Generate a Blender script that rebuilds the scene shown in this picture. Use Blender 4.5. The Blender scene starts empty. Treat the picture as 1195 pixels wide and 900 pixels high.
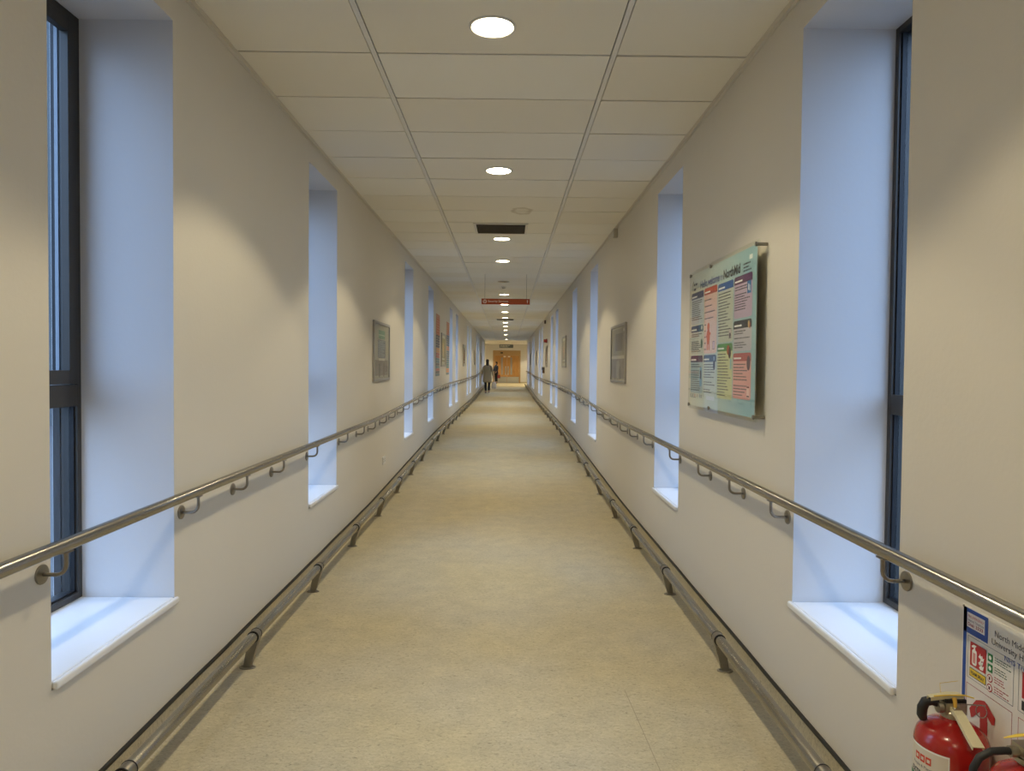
import bpy, bmesh, math, random
from mathutils import Vector, Matrix
random.seed(7)
scn = bpy.context.scene
C = bpy.context.collection
PI = math.pi

# ------------------------------------------------------------------ layout (metres; camera eye over the origin)
EYE = 1.50
XL, XR = -1.375, 1.200          # inner faces of the two long walls
CX = (XL + XR) / 2
HC = 3.056                      # suspended ceiling
Y0, Y1 = -4.0, 43.5             # corridor
YE = 53.4                       # end wall of the lobby
HL = 3.165                      # lobby ceiling
LXL, LXR = -2.1, 1.95           # lobby side walls
WIN = [(-5.30+2.8, -4.48+2.8), (2.165, 2.97), (4.98, 5.80), (9.62, 10.47), (12.48, 13.35), (17.1, 17.95), (19.1, 19.95),
       (24.5, 25.35), (26.5, 27.35), (32.0, 32.85), (34.0, 34.85), (39.3, 40.15), (41.3, 42.15)]
WZ0, WZ1 = 0.53, 2.897          # sill top, window head
REV = 0.38                      # depth of reveal
WT = 0.50                       # wall thickness

PROF = [(-9, 0), (7.3, 0), (10, .06), (13, .125), (16, .15), (28.0, .155), (30, .17), (36.5, .265), (38.5, .28), (70, .28)]
def fz(y):
    for (a, za), (b, zb) in zip(PROF, PROF[1:]):
        if a <= y <= b:
            return za + (zb - za) * (y - a) / (b - a)
    return PROF[-1][1]

# ------------------------------------------------------------------ materials
MATS = {}
def nodes_of(name):
    m = bpy.data.materials.new(name); m.use_nodes = True
    MATS[name] = m
    return m, m.node_tree.nodes, m.node_tree.links, m.node_tree.nodes['Principled BSDF']
def mat(name, col, rough=0.6, metal=0.0, bump=0.0, bscale=60.0, var=0.0, vscale=4.0, spec=0.5, coat=0.0):
    """plain colour with procedural mottling and bump"""
    m, N, L, b = nodes_of(name)
    b.inputs['Roughness'].default_value = rough
    b.inputs['Metallic'].default_value = metal
    b.inputs['Specular IOR Level'].default_value = spec
    b.inputs['Coat Weight'].default_value = coat
    tc = N.new('ShaderNodeTexCoord')
    nz = N.new('ShaderNodeTexNoise'); nz.inputs['Scale'].default_value = vscale; nz.inputs['Detail'].default_value = 3
    L.new(tc.outputs['Object'], nz.inputs['Vector'])
    mx = N.new('ShaderNodeMix'); mx.data_type = 'RGBA'
    mx.inputs[6].default_value = (*[c * (1 - var) for c in col], 1)
    mx.inputs[7].default_value = (*[min(1, c * (1 + var)) for c in col], 1)
    L.new(nz.outputs['Fac'], mx.inputs[0]); L.new(mx.outputs[2], b.inputs['Base Color'])
    if bump > 0:
        n2 = N.new('ShaderNodeTexNoise'); n2.inputs['Scale'].default_value = bscale; n2.inputs['Detail'].default_value = 2
        L.new(tc.outputs['Object'], n2.inputs['Vector'])
        bp = N.new('ShaderNodeBump'); bp.inputs['Strength'].default_value = bump; bp.inputs['Distance'].default_value = 0.01
        L.new(n2.outputs['Fac'], bp.inputs['Height']); L.new(bp.outputs['Normal'], b.inputs['Normal'])
    return m
def S(r, g, b):          # sRGB 0-255 -> linear
    f = lambda c: (c / 255 / 12.92) if c / 255 <= .04045 else ((c / 255 + .055) / 1.055) ** 2.4
    return (f(r), f(g), f(b))

M_wall = mat('wall_paint', (.68, .635, .55), .55, bump=.06, bscale=55, var=.02, vscale=1.2)
M_reveal = mat('reveal_paint', (.66, .65, .65), .55, bump=.04, bscale=55, var=.015, vscale=1.5)
M_lobby = mat('lobby_wall_paint', (.66, .64, .62), .6, var=.02)
M_sill = mat('white_sill_board', (.80, .80, .80), .28, var=.01)
M_cap = mat('black_capping_strip', (.012, .011, .010), .5)
M_frame = mat('dark_bronze_window_frame', (.075, .070, .064), .4, metal=.5, spec=.4)
M_gasket = mat('black_gasket', (.006, .006, .008), .5)
M_bead = mat('pale_aluminium_strip', (.30, .33, .37), .35, metal=.0)
M_tbar = mat('ceiling_bar_white', (.80, .78, .74), .45)
M_void = mat('ceiling_void', (.008, .007, .006), .9)
M_white = mat('white_plastic', (.72, .70, .66), .4)
M_cream = mat('cream_plastic', (.50, .46, .38), .45)
M_vent = mat('dark_vent_grille', (.085, .070, .052), .6)
M_deadlamp = mat('unlit_lamp_glass', (.10, .10, .10), .25)
M_alu = mat('aluminium_snap_frame', (.42, .40, .37), .38, metal=.75)
M_wood = mat('light_wood_architrave', (.42, .27, .12), .45, var=.12, vscale=6)
M_red = mat('glossy_red_enamel', (.36, .014, .012), .22, var=.03, coat=.4)
M_black = mat('black_rubber', (.012, .012, .013), .5)
M_brass = mat('dull_nickel_valve', (.40, .37, .30), .32, metal=.9)
M_creamlever = mat('cream_lever', (.66, .60, .40), .4)
M_yellow = mat('yellow_plastic_tie', (.80, .58, .07), .4)
M_orangetag = mat('amber_pull_tag', (.65, .38, .05), .4)
M_label = mat('off_white_label', (.66, .60, .50), .35)
M_building = mat('dark_facade_panel', (.075, .085, .085), .7, var=.1)
M_ground = mat('dusk_asphalt', (.05, .05, .05), .9, var=.1)

# tiles: slightly different cream tones per tile
def tile_mat():
    m, N, L, b = nodes_of('mineral_fibre_ceiling_tile')
    b.inputs['Roughness'].default_value = .85
    g = N.new('ShaderNodeNewGeometry')
    r = N.new('ShaderNodeValToRGB')
    r.color_ramp.elements[0].color = (.85, .81, .71, 1); r.color_ramp.elements[1].color = (.89, .87, .80, 1)
    e = r.color_ramp.elements.new(.55); e.color = (.87, .84, .755, 1)
    L.new(g.outputs['Random Per Island'], r.inputs['Fac'])
    tc = N.new('ShaderNodeTexCoord')
    # faint ring-shaped water stain on one tile
    mp = N.new('ShaderNodeVectorMath'); mp.operation = 'DISTANCE'
    ns = N.new('ShaderNodeTexNoise'); ns.inputs['Scale'].default_value = 11; ns.inputs['Detail'].default_value = 4
    L.new(tc.outputs['Object'], ns.inputs['Vector'])
    sc = N.new('ShaderNodeVectorMath'); sc.operation = 'SCALE'; sc.inputs['Scale'].default_value = .12
    L.new(ns.outputs['Color'], sc.inputs[0])
    ad = N.new('ShaderNodeVectorMath'); ad.operation = 'ADD'
    L.new(tc.outputs['Object'], ad.inputs[0]); L.new(sc.outputs[0], ad.inputs[1])
    mul = N.new('ShaderNodeVectorMath'); mul.operation = 'MULTIPLY'; mul.inputs[1].default_value = (1, .62, 0)
    L.new(ad.outputs[0], mul.inputs[0]); L.new(mul.outputs[0], mp.inputs[0])
    mp.inputs[1].default_value = (.125 + .06, (7.22 + .06) * .62, 0)
    rr = N.new('ShaderNodeValToRGB')
    el = rr.color_ramp.elements
    el[0].position = .0; el[0].color = (.25, .25, .25, 1)
    el[1].position = .115; el[1].color = (0, 0, 0, 1)
    for p, v in ((.055, .25), (.08, 1.0), (.095, .9)):
        q = el.new(p); q.color = (v, v, v, 1)
    L.new(mp.outputs['Value'], rr.inputs['Fac'])
    f = N.new('ShaderNodeMath'); f.operation = 'MULTIPLY'; f.inputs[1].default_value = .38
    L.new(rr.outputs['Color'], f.inputs[0])
    mx = N.new('ShaderNodeMix'); mx.data_type = 'RGBA'
    mx.inputs[7].default_value = (.34, .26, .13, 1)
    L.new(f.outputs[0], mx.inputs[0]); L.new(r.outputs['Color'], mx.inputs[6])
    L.new(mx.outputs[2], b.inputs['Base Color'])
    n2 = N.new('ShaderNodeTexNoise'); n2.inputs['Scale'].default_value = 140
    L.new(tc.outputs['Object'], n2.inputs['Vector'])
    bp = N.new('ShaderNodeBump'); bp.inputs['Strength'].default_value = .08; bp.inputs['Distance'].default_value = .01
    L.new(n2.outputs['Fac'], bp.inputs['Height']); L.new(bp.outputs['Normal'], b.inputs['Normal'])
    return m
M_tile = tile_mat()

def floor_mat(name, upright=False):
    m, N, L, b = nodes_of(name)
    tc = N.new('ShaderNodeTexCoord')
    # broad wear patches
    n1 = N.new('ShaderNodeTexNoise'); n1.inputs['Scale'].default_value = 1.1; n1.inputs['Detail'].default_value = 4
    L.new(tc.outputs['Object'], n1.inputs['Vector'])
    r1 = N.new('ShaderNodeValToRGB')
    r1.color_ramp.elements[0].position = .36; r1.color_ramp.elements[0].color = (.55, .468, .285, 1)
    r1.color_ramp.elements[1].position = .64; r1.color_ramp.elements[1].color = (.53, .475, .345, 1)
    L.new(n1.outputs['Fac'], r1.inputs['Fac'])
    # marbled flecks, stretched sideways
    mp = N.new('ShaderNodeMapping'); mp.inputs['Scale'].default_value = (52, 88, 60)
    L.new(tc.outputs['Object'], mp.inputs['Vector'])
    n2 = N.new('ShaderNodeTexNoise'); n2.inputs['Scale'].default_value = 1; n2.inputs['Detail'].default_value = 5; n2.inputs['Distortion'].default_value = 1.2
    n2.inputs['Roughness'].default_value = .62
    L.new(mp.outputs['Vector'], n2.inputs['Vector'])
    r2 = N.new('ShaderNodeValToRGB')
    e = r2.color_ramp.elements
    e[0].position = .28; e[0].color = (.46, .44, .42, 1); e[1].position = .70; e[1].color = (1.12, 1.12, 1.10, 1)
    q = e.new(.41); q.color = (.86, .85, .83, 1)
    L.new(n2.outputs['Fac'], r2.inputs['Fac'])
    n4 = N.new('ShaderNodeTexNoise'); n4.inputs['Scale'].default_value = 7; n4.inputs['Detail'].default_value = 3
    L.new(tc.outputs['Object'], n4.inputs['Vector'])
    r4 = N.new('ShaderNodeMapRange'); r4.inputs[1].default_value = .3; r4.inputs[2].default_value = .7; r4.inputs[3].default_value = .90; r4.inputs[4].default_value = 1.06
    L.new(n4.outputs['Fac'], r4.inputs[0])
    mx = N.new('ShaderNodeMix'); mx.data_type = 'RGBA'; mx.blend_type = 'MULTIPLY'; mx.inputs[0].default_value = 1
    L.new(r1.outputs['Color'], mx.inputs[6]); L.new(r2.outputs['Color'], mx.inputs[7])
    m2 = N.new('ShaderNodeVectorMath'); m2.operation = 'SCALE'
    L.new(mx.outputs[2], m2.inputs[0]); L.new(r4.outputs[0], m2.inputs['Scale'])
    L.new(m2.outputs[0], b.inputs['Base Color'])
    n3 = N.new('ShaderNodeTexNoise'); n3.inputs['Scale'].default_value = 2.2; n3.inputs['Detail'].default_value = 3
    L.new(tc.outputs['Object'], n3.inputs['Vector'])
    r3 = N.new('ShaderNodeMapRange'); r3.inputs[1].default_value = .3; r3.inputs[2].default_value = .7; r3.inputs[3].default_value = .40; r3.inputs[4].default_value = .52
    L.new(n3.outputs['Fac'], r3.inputs[0]); L.new(r3.outputs[0], b.inputs['Roughness'])
    b.inputs['Specular IOR Level'].default_value = .5
    bp = N.new('ShaderNodeBump'); bp.inputs['Strength'].default_value = .05; bp.inputs['Distance'].default_value = .01
    L.new(n2.outputs['Fac'], bp.inputs['Height']); L.new(bp.outputs['Normal'], b.inputs['Normal'])
    return m
M_floor = floor_mat('marbled_vinyl_floor')
M_seam = mat('vinyl_weld_seam', (.33, .27, .17), .5)

def steel_mat(name, col, rough):
    m, N, L, b = nodes_of(name)
    b.inputs['Metallic'].default_value = 1
    b.inputs['Base Color'].default_value = (*col, 1)
    tc = N.new('ShaderNodeTexCoord')
    mp = N.new('ShaderNodeMapping'); mp.inputs['Scale'].default_value = (300, 90, 300)
    L.new(tc.outputs['Object'], mp.inputs['Vector'])
    n = N.new('ShaderNodeTexNoise'); n.inputs['Scale'].default_value = 1
    L.new(mp.outputs['Vector'], n.inputs['Vector'])
    r = N.new('ShaderNodeMapRange'); r.inputs[3].default_value = rough - .012; r.inputs[4].default_value = rough + .012
    L.new(n.outputs['Fac'], r.inputs[0]); L.new(r.outputs[0], b.inputs['Roughness'])
    return m
M_steel = steel_mat('brushed_stainless_steel', (.36, .345, .315), .27)
M_rail = steel_mat('brushed_steel_tube', (.36, .345, .315), .26)
_t = M_rail.node_tree.nodes.new('ShaderNodeTangent'); _t.direction_type = 'RADIAL'; _t.axis = 'Y'
_b = M_rail.node_tree.nodes['Principled BSDF']; _b.inputs['Anisotropic'].default_value = .75
M_rail.node_tree.links.new(_t.outputs[0], _b.inputs['Tangent'])
M_steel2 = steel_mat('brushed_steel_plate', (.30, .28, .25), .34)
M_kick = mat('satin_kick_plate', (.50, .49, .46), .4, metal=.6)

def emit(name, col, s):
    m, N, L, b = nodes_of(name)
    b.inputs['Base Color'].default_value = (.8, .8, .8, 1)
    b.inputs['Emission Color'].default_value = (*col, 1); b.inputs['Emission Strength'].default_value = s
    return m
M_lamp = emit('lit_lamp_diffuser', (1.0, .86, .57), 36.0)

def glass(name, tint, refl=.9, k=1.0):
    m, N, L, b = nodes_of(name)
    N.remove(b)
    out = N['Material Output']
    t = N.new('ShaderNodeBsdfTransparent'); t.inputs['Color'].default_value = (*tint, 1)
    g = N.new('ShaderNodeBsdfGlossy'); g.inputs['Roughness'].default_value = .02; g.inputs['Color'].default_value = (refl, refl, refl, 1)
    lw = N.new('ShaderNodeLayerWeight'); lw.inputs['Blend'].default_value = .5
    pw = N.new('ShaderNodeMath'); pw.operation = 'POWER'; pw.inputs[1].default_value = 5
    ma = N.new('ShaderNodeMath'); ma.operation = 'MULTIPLY_ADD'; ma.inputs[1].default_value = .96*k; ma.inputs[2].default_value = .04*k
    L.new(lw.outputs['Facing'], pw.inputs[0]); L.new(pw.outputs[0], ma.inputs[0])
    mx = N.new('ShaderNodeMixShader')
    L.new(ma.outputs[0], mx.inputs[0]); L.new(t.outputs[0], mx.inputs[1]); L.new(g.outputs[0], mx.inputs[2])
    L.new(mx.outputs[0], out.inputs['Surface'])
    return m
M_glass = glass('window_glass', (.86, .92, .96))
M_acrylic = glass('clear_acrylic', (.985, .99, .982), .9, .55)
M_acrylic2 = glass('clear_acrylic_backsheet', (.975, .985, .97), .9, .12)

def wood_mat():
    m, N, L, b = nodes_of('oak_veneer_door')
    b.inputs['Roughness'].default_value = .4
    tc = N.new('ShaderNodeTexCoord'); mp = N.new('ShaderNodeMapping'); mp.inputs['Scale'].default_value = (14, 14, 1.2)
    L.new(tc.outputs['Object'], mp.inputs['Vector'])
    n = N.new('ShaderNodeTexNoise'); n.inputs['Scale'].default_value = 1.5; n.inputs['Detail'].default_value = 4
    L.new(mp.outputs['Vector'], n.inputs['Vector'])
    r = N.new('ShaderNodeValToRGB')
    r.color_ramp.elements[0].position = .3; r.color_ramp.elements[0].color = (.36, .17, .05, 1)
    r.color_ramp.elements[1].position = .7; r.color_ramp.elements[1].color = (.50, .27, .09, 1)
    L.new(n.outputs['Fac'], r.inputs['Fac']); L.new(r.outputs['Color'], b.inputs['Base Color'])
    return m
M_door = wood_mat()

_inks = {}
def ink(r, g, b, rough=.45):
    k = (r, g, b)
    if k not in _inks:
        _inks[k] = mat('printed_ink_%02x%02x%02x' % k, S(r, g, b), rough, var=.0)
    return _inks[k]

# ------------------------------------------------------------------ mesh helpers
def link(name, me, parent=None, mats=(), smooth=False):
    o = bpy.data.objects.new(name, me); C.objects.link(o)
    for m in mats: me.materials.append(m)
    if smooth:
        for p in me.polygons: p.use_smooth = True
    if parent: o.parent = parent
    return o
def obj(name, bm, mats, parent=None, smooth=False, bevel=0.0, auto=None):
    me = bpy.data.meshes.new(name)
    bmesh.ops.recalc_face_normals(bm, faces=bm.faces[:]) if auto != 'keep' else None
    bm.to_mesh(me); bm.free()
    if not isinstance(mats, (list, tuple)): mats = [mats]
    o = link(name, me, parent, mats, smooth)
    if smooth and hasattr(me, 'set_sharp_from_angle'):
        me.set_sharp_from_angle(angle=math.radians(40))
    if bevel > 0:
        md = o.modifiers.new('b', 'BEVEL'); md.width = bevel; md.segments = 2; md.limit_method = 'ANGLE'
    return o
def box(bm, a, b, mi=0):
    x0, y0, z0 = a; x1, y1, z1 = b
    v = [bm.verts.new(p) for p in ((x0,y0,z0),(x1,y0,z0),(x1,y1,z0),(x0,y1,z0),(x0,y0,z1),(x1,y0,z1),(x1,y1,z1),(x0,y1,z1))]
    for f in ((3,2,1,0),(4,5,6,7),(0,1,5,4),(1,2,6,5),(2,3,7,6),(3,0,4,7)):
        bm.faces.new([v[i] for i in f]).material_index = mi
def quad(bm, pts, mi=0):
    f = bm.faces.new([bm.verts.new(p) for p in pts]); f.material_index = mi
    return f
def tube(bm, pts, rad, n=12, caps=True, mi=0, flat=None):
    """sweep a circle along points; rad is a number or one per point"""
    pts = [Vector(p) for p in pts]
    R = rad if isinstance(rad, (list, tuple)) else [rad] * len(pts)
    rings = []; up = None
    for i, p in enumerate(pts):
        t = (pts[min(i+1, len(pts)-1)] - pts[max(i-1, 0)]).normalized()
        if up is None:
            ref = Vector((0, 0, 1)) if abs(t.z) < .9 else Vector((1, 0, 0))
            up = (ref - t * ref.dot(t)).normalized()
        else:
            up = (up - t * up.dot(t)).normalized()
        s = t.cross(up)
        f = flat or (1, 1)
        rings.append([bm.verts.new(p + up * math.cos(2*PI*k/n) * R[i] * f[0] + s * math.sin(2*PI*k/n) * R[i] * f[1]) for k in range(n)])
    for a, b in zip(rings, rings[1:]):
        for k in range(n):
            bm.faces.new((a[k], a[(k+1) % n], b[(k+1) % n], b[k])).material_index = mi
    if caps:
        bm.faces.new(rings[0][::-1]).material_index = mi; bm.faces.new(rings[-1]).material_index = mi
def lathe(bm, prof, c=(0, 0, 0), axis='z', n=32, mi=0, sx=1, sy=1):
    """prof: list of (radius, height)"""
    c = Vector(c); rings = []
    for r, h in prof:
        ring = []
        for k in range(n):
            a = 2*PI*k/n; u, w = r*math.cos(a)*sx, r*math.sin(a)*sy
            p = Vector((u, w, h)) if axis == 'z' else (Vector((h, u, w)) if axis == 'x' else Vector((u, h, w)))
            ring.append(bm.verts.new(c + p))
        rings.append(ring)
    for a, b in zip(rings, rings[1:]):
        for k in range(n):
            bm.faces.new((a[k], a[(k+1) % n], b[(k+1) % n], b[k])).material_index = mi
    if prof[0][0] > 1e-6: bm.faces.new(rings[0][::-1]).material_index = mi
    if prof[-1][0] > 1e-6: bm.faces.new(rings[-1]).material_index = mi
def B(): return bmesh.new()

def empty(name, loc=(0, 0, 0), rz=0, parent=None):
    o = bpy.data.objects.new(name, None); C.objects.link(o)
    o.location = loc; o.rotation_euler.z = rz; o.empty_display_size = .1
    if parent: o.parent = parent
    return o
def tag(o, label, cat, group=None):
    o['label'] = label; o['category'] = cat
    if group: o['group'] = group
    return o
def struct(o): o['kind'] = 'structure'; return o
def dup(root, loc, rz=None):
    r = root.copy(); C.objects.link(r); r.location = loc
    if rz is not None: r.rotation_euler.z = rz
    for ch in [c for c in bpy.data.objects if c.parent == root]:
        k = ch.copy(); C.objects.link(k); k.parent = r
        for g in [c for c in bpy.data.objects if c.parent == ch]:
            d = g.copy(); C.objects.link(d); d.parent = k
    return r

# printed panels ---------------------------------------------------
class Panel:
    """flat print: u to the right, v up, n towards the viewer; everything goes in one mesh"""
    def __init__(s, o, u, v, n):
        s.o, s.u, s.v, s.n = Vector(o), Vector(u), Vector(v), Vector(n)
        s.bm = B(); s.mats = []; s.idx = {}
    def mi(s, m):
        if m.name not in s.idx: s.idx[m.name] = len(s.mats); s.mats.append(m)
        return s.idx[m.name]
    def P(s, x, y, l): return s.o + s.u*x + s.v*y + s.n*(l*.00035)
    def poly(s, pts, m, l=1):
        f = s.bm.faces.new([s.bm.verts.new(s.P(x, y, l)) for x, y in pts]); f.material_index = s.mi(m)
    def rect(s, x0, y0, x1, y1, m, l=1): s.poly([(x0,y0),(x1,y0),(x1,y1),(x0,y1)], m, l)
    def rrect(s, x0, y0, x1, y1, r, m, l=1, corners='abcd'):
        pts = []
        for key, cx, cy, a0 in (('a', x0+r, y0+r, 180), ('b', x1-r, y0+r, 270), ('c', x1-r, y1-r, 0), ('d', x0+r, y1-r, 90)):
            if key in corners:
                for k in range(5):
                    a = math.radians(a0 + k*22.5); pts.append((cx + r*math.cos(a), cy + r*math.sin(a)))
            else:
                pts.append({'a': (x0,y0), 'b': (x1,y0), 'c': (x1,y1), 'd': (x0,y1)}[key])
        s.poly(pts, m, l)
    def disc(s, cx, cy, r, m, l=1, n=20, ry=None):
        ry = ry or r
        s.poly([(cx + r*math.cos(2*PI*k/n), cy + ry*math.sin(2*PI*k/n)) for k in range(n)], m, l)
    def outline(s, x0, y0, x1, y1, w, m, l=1):
        s.rect(x0,y0,x1,y0+w,m,l); s.rect(x0,y1-w,x1,y1,m,l); s.rect(x0,y0+w,x0+w,y1-w,m,l); s.rect(x1-w,y0+w,x1,y1-w,m,l)
    def text(s, t, x, y, h, m, l=2, width=None, bold=0.0, align='LEFT'):
        cu = bpy.data.curves.new('t', 'FONT'); cu.body = t; cu.size = 1; cu.offset = bold; cu.align_x = align; cu.resolution_u = 3
        o = bpy.data.objects.new('t', cu); C.objects.link(o)
        bpy.context.view_layer.update()
        me = bpy.data.meshes.new_from_object(o)
        xs = [v.co.x for v in me.vertices] or [0, 1]
        k = h / .72; kx = k
        if width: kx = width / max(1e-6, max(xs) - min(xs))
        vs = [s.bm.verts.new(s.P(x + v.co.x*kx, y + v.co.y*k, l)) for v in me.vertices]
        for p in me.polygons:
            try: s.bm.faces.new([vs[i] for i in p.vertices]).material_index = s.mi(m)
            except ValueError: pass
        bpy.data.objects.remove(o); bpy.data.curves.remove(cu); bpy.data.meshes.remove(me)
    def lines(s, x0, y1, x1, y0, n, h, m, l=2, seed=0, gaps=0.0):
        """rows of word-like dashes too small to read"""
        rnd = random.Random(seed); dy = (y1 - y0)/max(1, n)
        for i in range(n):
            if rnd.random() < gaps: continue
            y = y1 - dy*(i+.7); x = x0; end = x0 + (x1-x0)*rnd.uniform(.55, 1)
            while x < end:
                w = min(rnd.uniform(.010, .034)*(h/.0055), end-x)
                if w > h*.5: s.rect(x, y, x+w, y+h, m, l)
                x += w + h*.8
    def build(s, name, parent=None):
        for f in s.bm.faces:
            f.normal_update()
            if f.normal.dot(s.n) < 0: f.normal_flip()
        return obj(name, s.bm, s.mats, parent, auto='keep')

RU, RN = (0, -1, 0), (-1, 0, 0)      # on the right-hand wall
LU, LN = (0, 1, 0), (1, 0, 0)        # on the left-hand wall
UP = (0, 0, 1)

# ================================================================== SETTING
def long_wall(name, side):
    """wall with deep window openings; side -1 left, +1 right"""
    x = XL if side < 0 else XR; xo = x + side*WT
    bm = B(); zb, zt = -.12, HC + .30
    def face(xx, y0, y1, z0, z1, mi): quad(bm, [(xx,y0,z0),(xx,y1,z0),(xx,y1,z1),(xx,y0,z1)], mi)
    ys = Y0 - .5
    for (a, b) in WIN:
        for xx in (x, xo):
            face(xx, ys, a, zb, zt, 0); face(xx, a, b, zb, WZ0-.028, 0); face(xx, a, b, WZ1, zt, 0)
        z0 = WZ0 - .028
        quad(bm, [(x,a,z0),(xo,a,z0),(xo,a,WZ1),(x,a,WZ1)], 1); quad(bm, [(x,b,z0),(xo,b,z0),(xo,b,WZ1),(x,b,WZ1)], 1)
        quad(bm, [(x,a,z0),(x,b,z0),(xo,b,z0),(xo,a,z0)], 1); quad(bm, [(x,a,WZ1),(x,b,WZ1),(xo,b,WZ1),(xo,a,WZ1)], 1)
        ys = b
    for xx in (x, xo): face(xx, ys, Y1, zb, zt, 0)
    for yy in (Y0-.5, Y1): quad(bm, [(x,yy,zb),(xo,yy,zb),(xo,yy,zt),(x,yy,zt)], 0)
    for zz in (zb, zt): quad(bm, [(x,Y0-.5,zz),(xo,Y0-.5,zz),(xo,Y1,zz),(x,Y1,zz)], 0)
    bmesh.ops.remove_doubles(bm, verts=bm.verts[:], dist=1e-5)
    return struct(obj(name, bm, [M_wall, M_reveal]))
long_wall('wall_left', -1); long_wall('wall_right', 1)

# floor: level, a gentle rise, level, a second rise, level
bm = B()
ysf = sorted(set([Y0-.5, 0, 3] + [p[0] for p in PROF[1:-1]] + [8.5, 11.5, 14.5, Y1]))
prev = None
for y in ysf + [YE + .2]:
    a, b = (XL, XR) if y <= Y1 + 1e-6 else (LXL, LXR)
    row = [bm.verts.new((XL-.02, y, fz(y))), bm.verts.new((XR+.02, y, fz(y)))]
    if prev: bm.faces.new((prev[0], prev[1], row[1], row[0]))
    prev = row
zf = fz(50)
for a, b in ((LXL-.1, XL-.02), (XR+.02, LXR+.1)):
    quad(bm, [(a,Y1,zf),(b,Y1,zf),(b,YE+.2,zf),(a,YE+.2,zf)])
bmesh.ops.remove_doubles(bm, verts=bm.verts[:], dist=1e-4)
fl = obj('floor', bm, M_floor)
md = fl.modifiers.new('s', 'SOLIDIFY'); md.thickness = .06; md.offset = -1
struct(fl)
# welded seams in the vinyl
bm = B()
for pts in ([(.70, 1.2), (.66, 1.9), (.585, 2.6), (.56, 3.3)], [(.045, 1.0), (.05, 2.0), (.046, 2.62)], [(-.42, 2.62), (.60, 2.615)]):
    for (xa, ya), (xb, yb) in zip(pts, pts[1:]):
        d = Vector((xb-xa, yb-ya)).normalized(); w = Vector((-d.y, d.x))*.0016
        quad(bm, [(xa-w.x, ya-w.y, .0006), (xa+w.x, ya+w.y, .0006), (xb+w.x, yb+w.y, .0006), (xb-w.x, yb-w.y, .0006)])
tr = struct(obj('trim_1', bm, M_seam))

# coved vinyl skirting with black capping
def skirting(name, side, tname):
    x = XL if side < 0 else XR; s = -side
    bm = B(); prof = [(.0055, .105), (.0055, .030), (.012, .014), (.024, .004), (.034, .001), (.034, -.01), (.0, -.01), (.0, .105)]
    ys = [Y0] + [p[0] for p in PROF[1:-1] if Y0 < p[0] < Y1] + [Y1]
    rows = [[bm.verts.new((x + s*(px), y, fz(y)+pz)) for px, pz in prof] for y in ys]
    for a, b in zip(rows, rows[1:]):
        for k in range(len(prof)): bm.faces.new((a[k], a[(k+1) % len(prof)], b[(k+1) % len(prof)], b[k]))
    bm.faces.new(rows[0]); bm.faces.new(rows[-1][::-1])
    struct(obj(name, bm, M_floor))
    bm = B(); rnd = random.Random(side+5)
    yy = [Y0 + i*.3 for i in range(int((Y1-Y0)/.3))] + [Y1]
    rows = []
    for y in yy:
        h = .1075 + rnd.uniform(-.002, .002); z = fz(y)
        rows.append([bm.verts.new((x + s*px, y, z + pz)) for px, pz in ((.0, h-.010), (.0075, h-.010), (.0085, h+.002), (.003, h+.0075), (.0, h+.0075))])
    for a, b in zip(rows, rows[1:]):
        for k in range(5): bm.faces.new((a[k], a[(k+1) % 5], b[(k+1) % 5], b[k]))
    bm.faces.new(rows[0]); bm.faces.new(rows[-1][::-1])
    struct(obj(tname, bm, M_cap))
skirting('baseboard_left', -1, 'trim_2'); skirting('baseboard_right', 1, 'trim_3')

# suspended ceiling
BX = (-.677, .516)
bm = B(); cols = [(XL+.004, BX[0]-.017), (BX[0]+.017, BX[1]-.017), (BX[1]+.017, XR-.004)]
rnd = random.Random(3)
k = -8
while .02 + .6*k < Y1:
    for ci, (a, b) in enumerate(cols):
        y0 = .02 + .6*k + .0065; y1 = min(.02 + .6*(k+1) - .0065, Y1)
        if y1 - y0 > .05 and y1 > Y0 - .4:
            dz = [rnd.uniform(-.0015, .0015) for _ in range(4)]
            g0 = rnd.uniform(0, .003); g1 = rnd.uniform(0, .002)
            vb = [bm.verts.new(p) for p in ((a,y0+g0,HC+dz[0]),(b,y0+g1,HC+dz[1]),(b,y1,HC+dz[2]),(a,y1,HC+dz[3]))]
            vt = [bm.verts.new((v.co.x, v.co.y, HC+.016)) for v in vb]
            bm.faces.new(vb[::-1]); bm.faces.new(vt)
            for i in range(4): bm.faces.new((vb[i], vb[(i+1) % 4], vt[(i+1) % 4], vt[i]))
    k += 1
box(bm, (XL-.1, Y0-.5, HC+.045), (XR+.1, Y1, HC+.08), 1)
struct(obj('ceiling', bm, [M_tile, M_void]))
bm = B()
for x in BX:
    box(bm, (x-.012, Y0, HC-.004), (x+.012, Y1, HC+.012)); box(bm, (x-.0035, Y0, HC-.0055), (x+.0035, Y1, HC-.0035))
struct(obj('trim_4', bm, M_tbar))
bm = B()
for x, s in ((XL, 1), (XR, -1)):
    box(bm, (min(x, x+s*.022), Y0, HC-.0035), (max(x, x+s*.022), Y1, HC+.001)); box(bm, (min(x, x+s*.003), Y0, HC-.022), (max(x, x+s*.003), Y1, HC+.001))
struct(obj('trim_5', bm, M_wall))
bm = B(); box(bm, (XL-.1, Y0-.1, -.1), (XR+.1, Y0, HC+.1)); struct(obj('wall_back', bm, M_wall))

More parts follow.
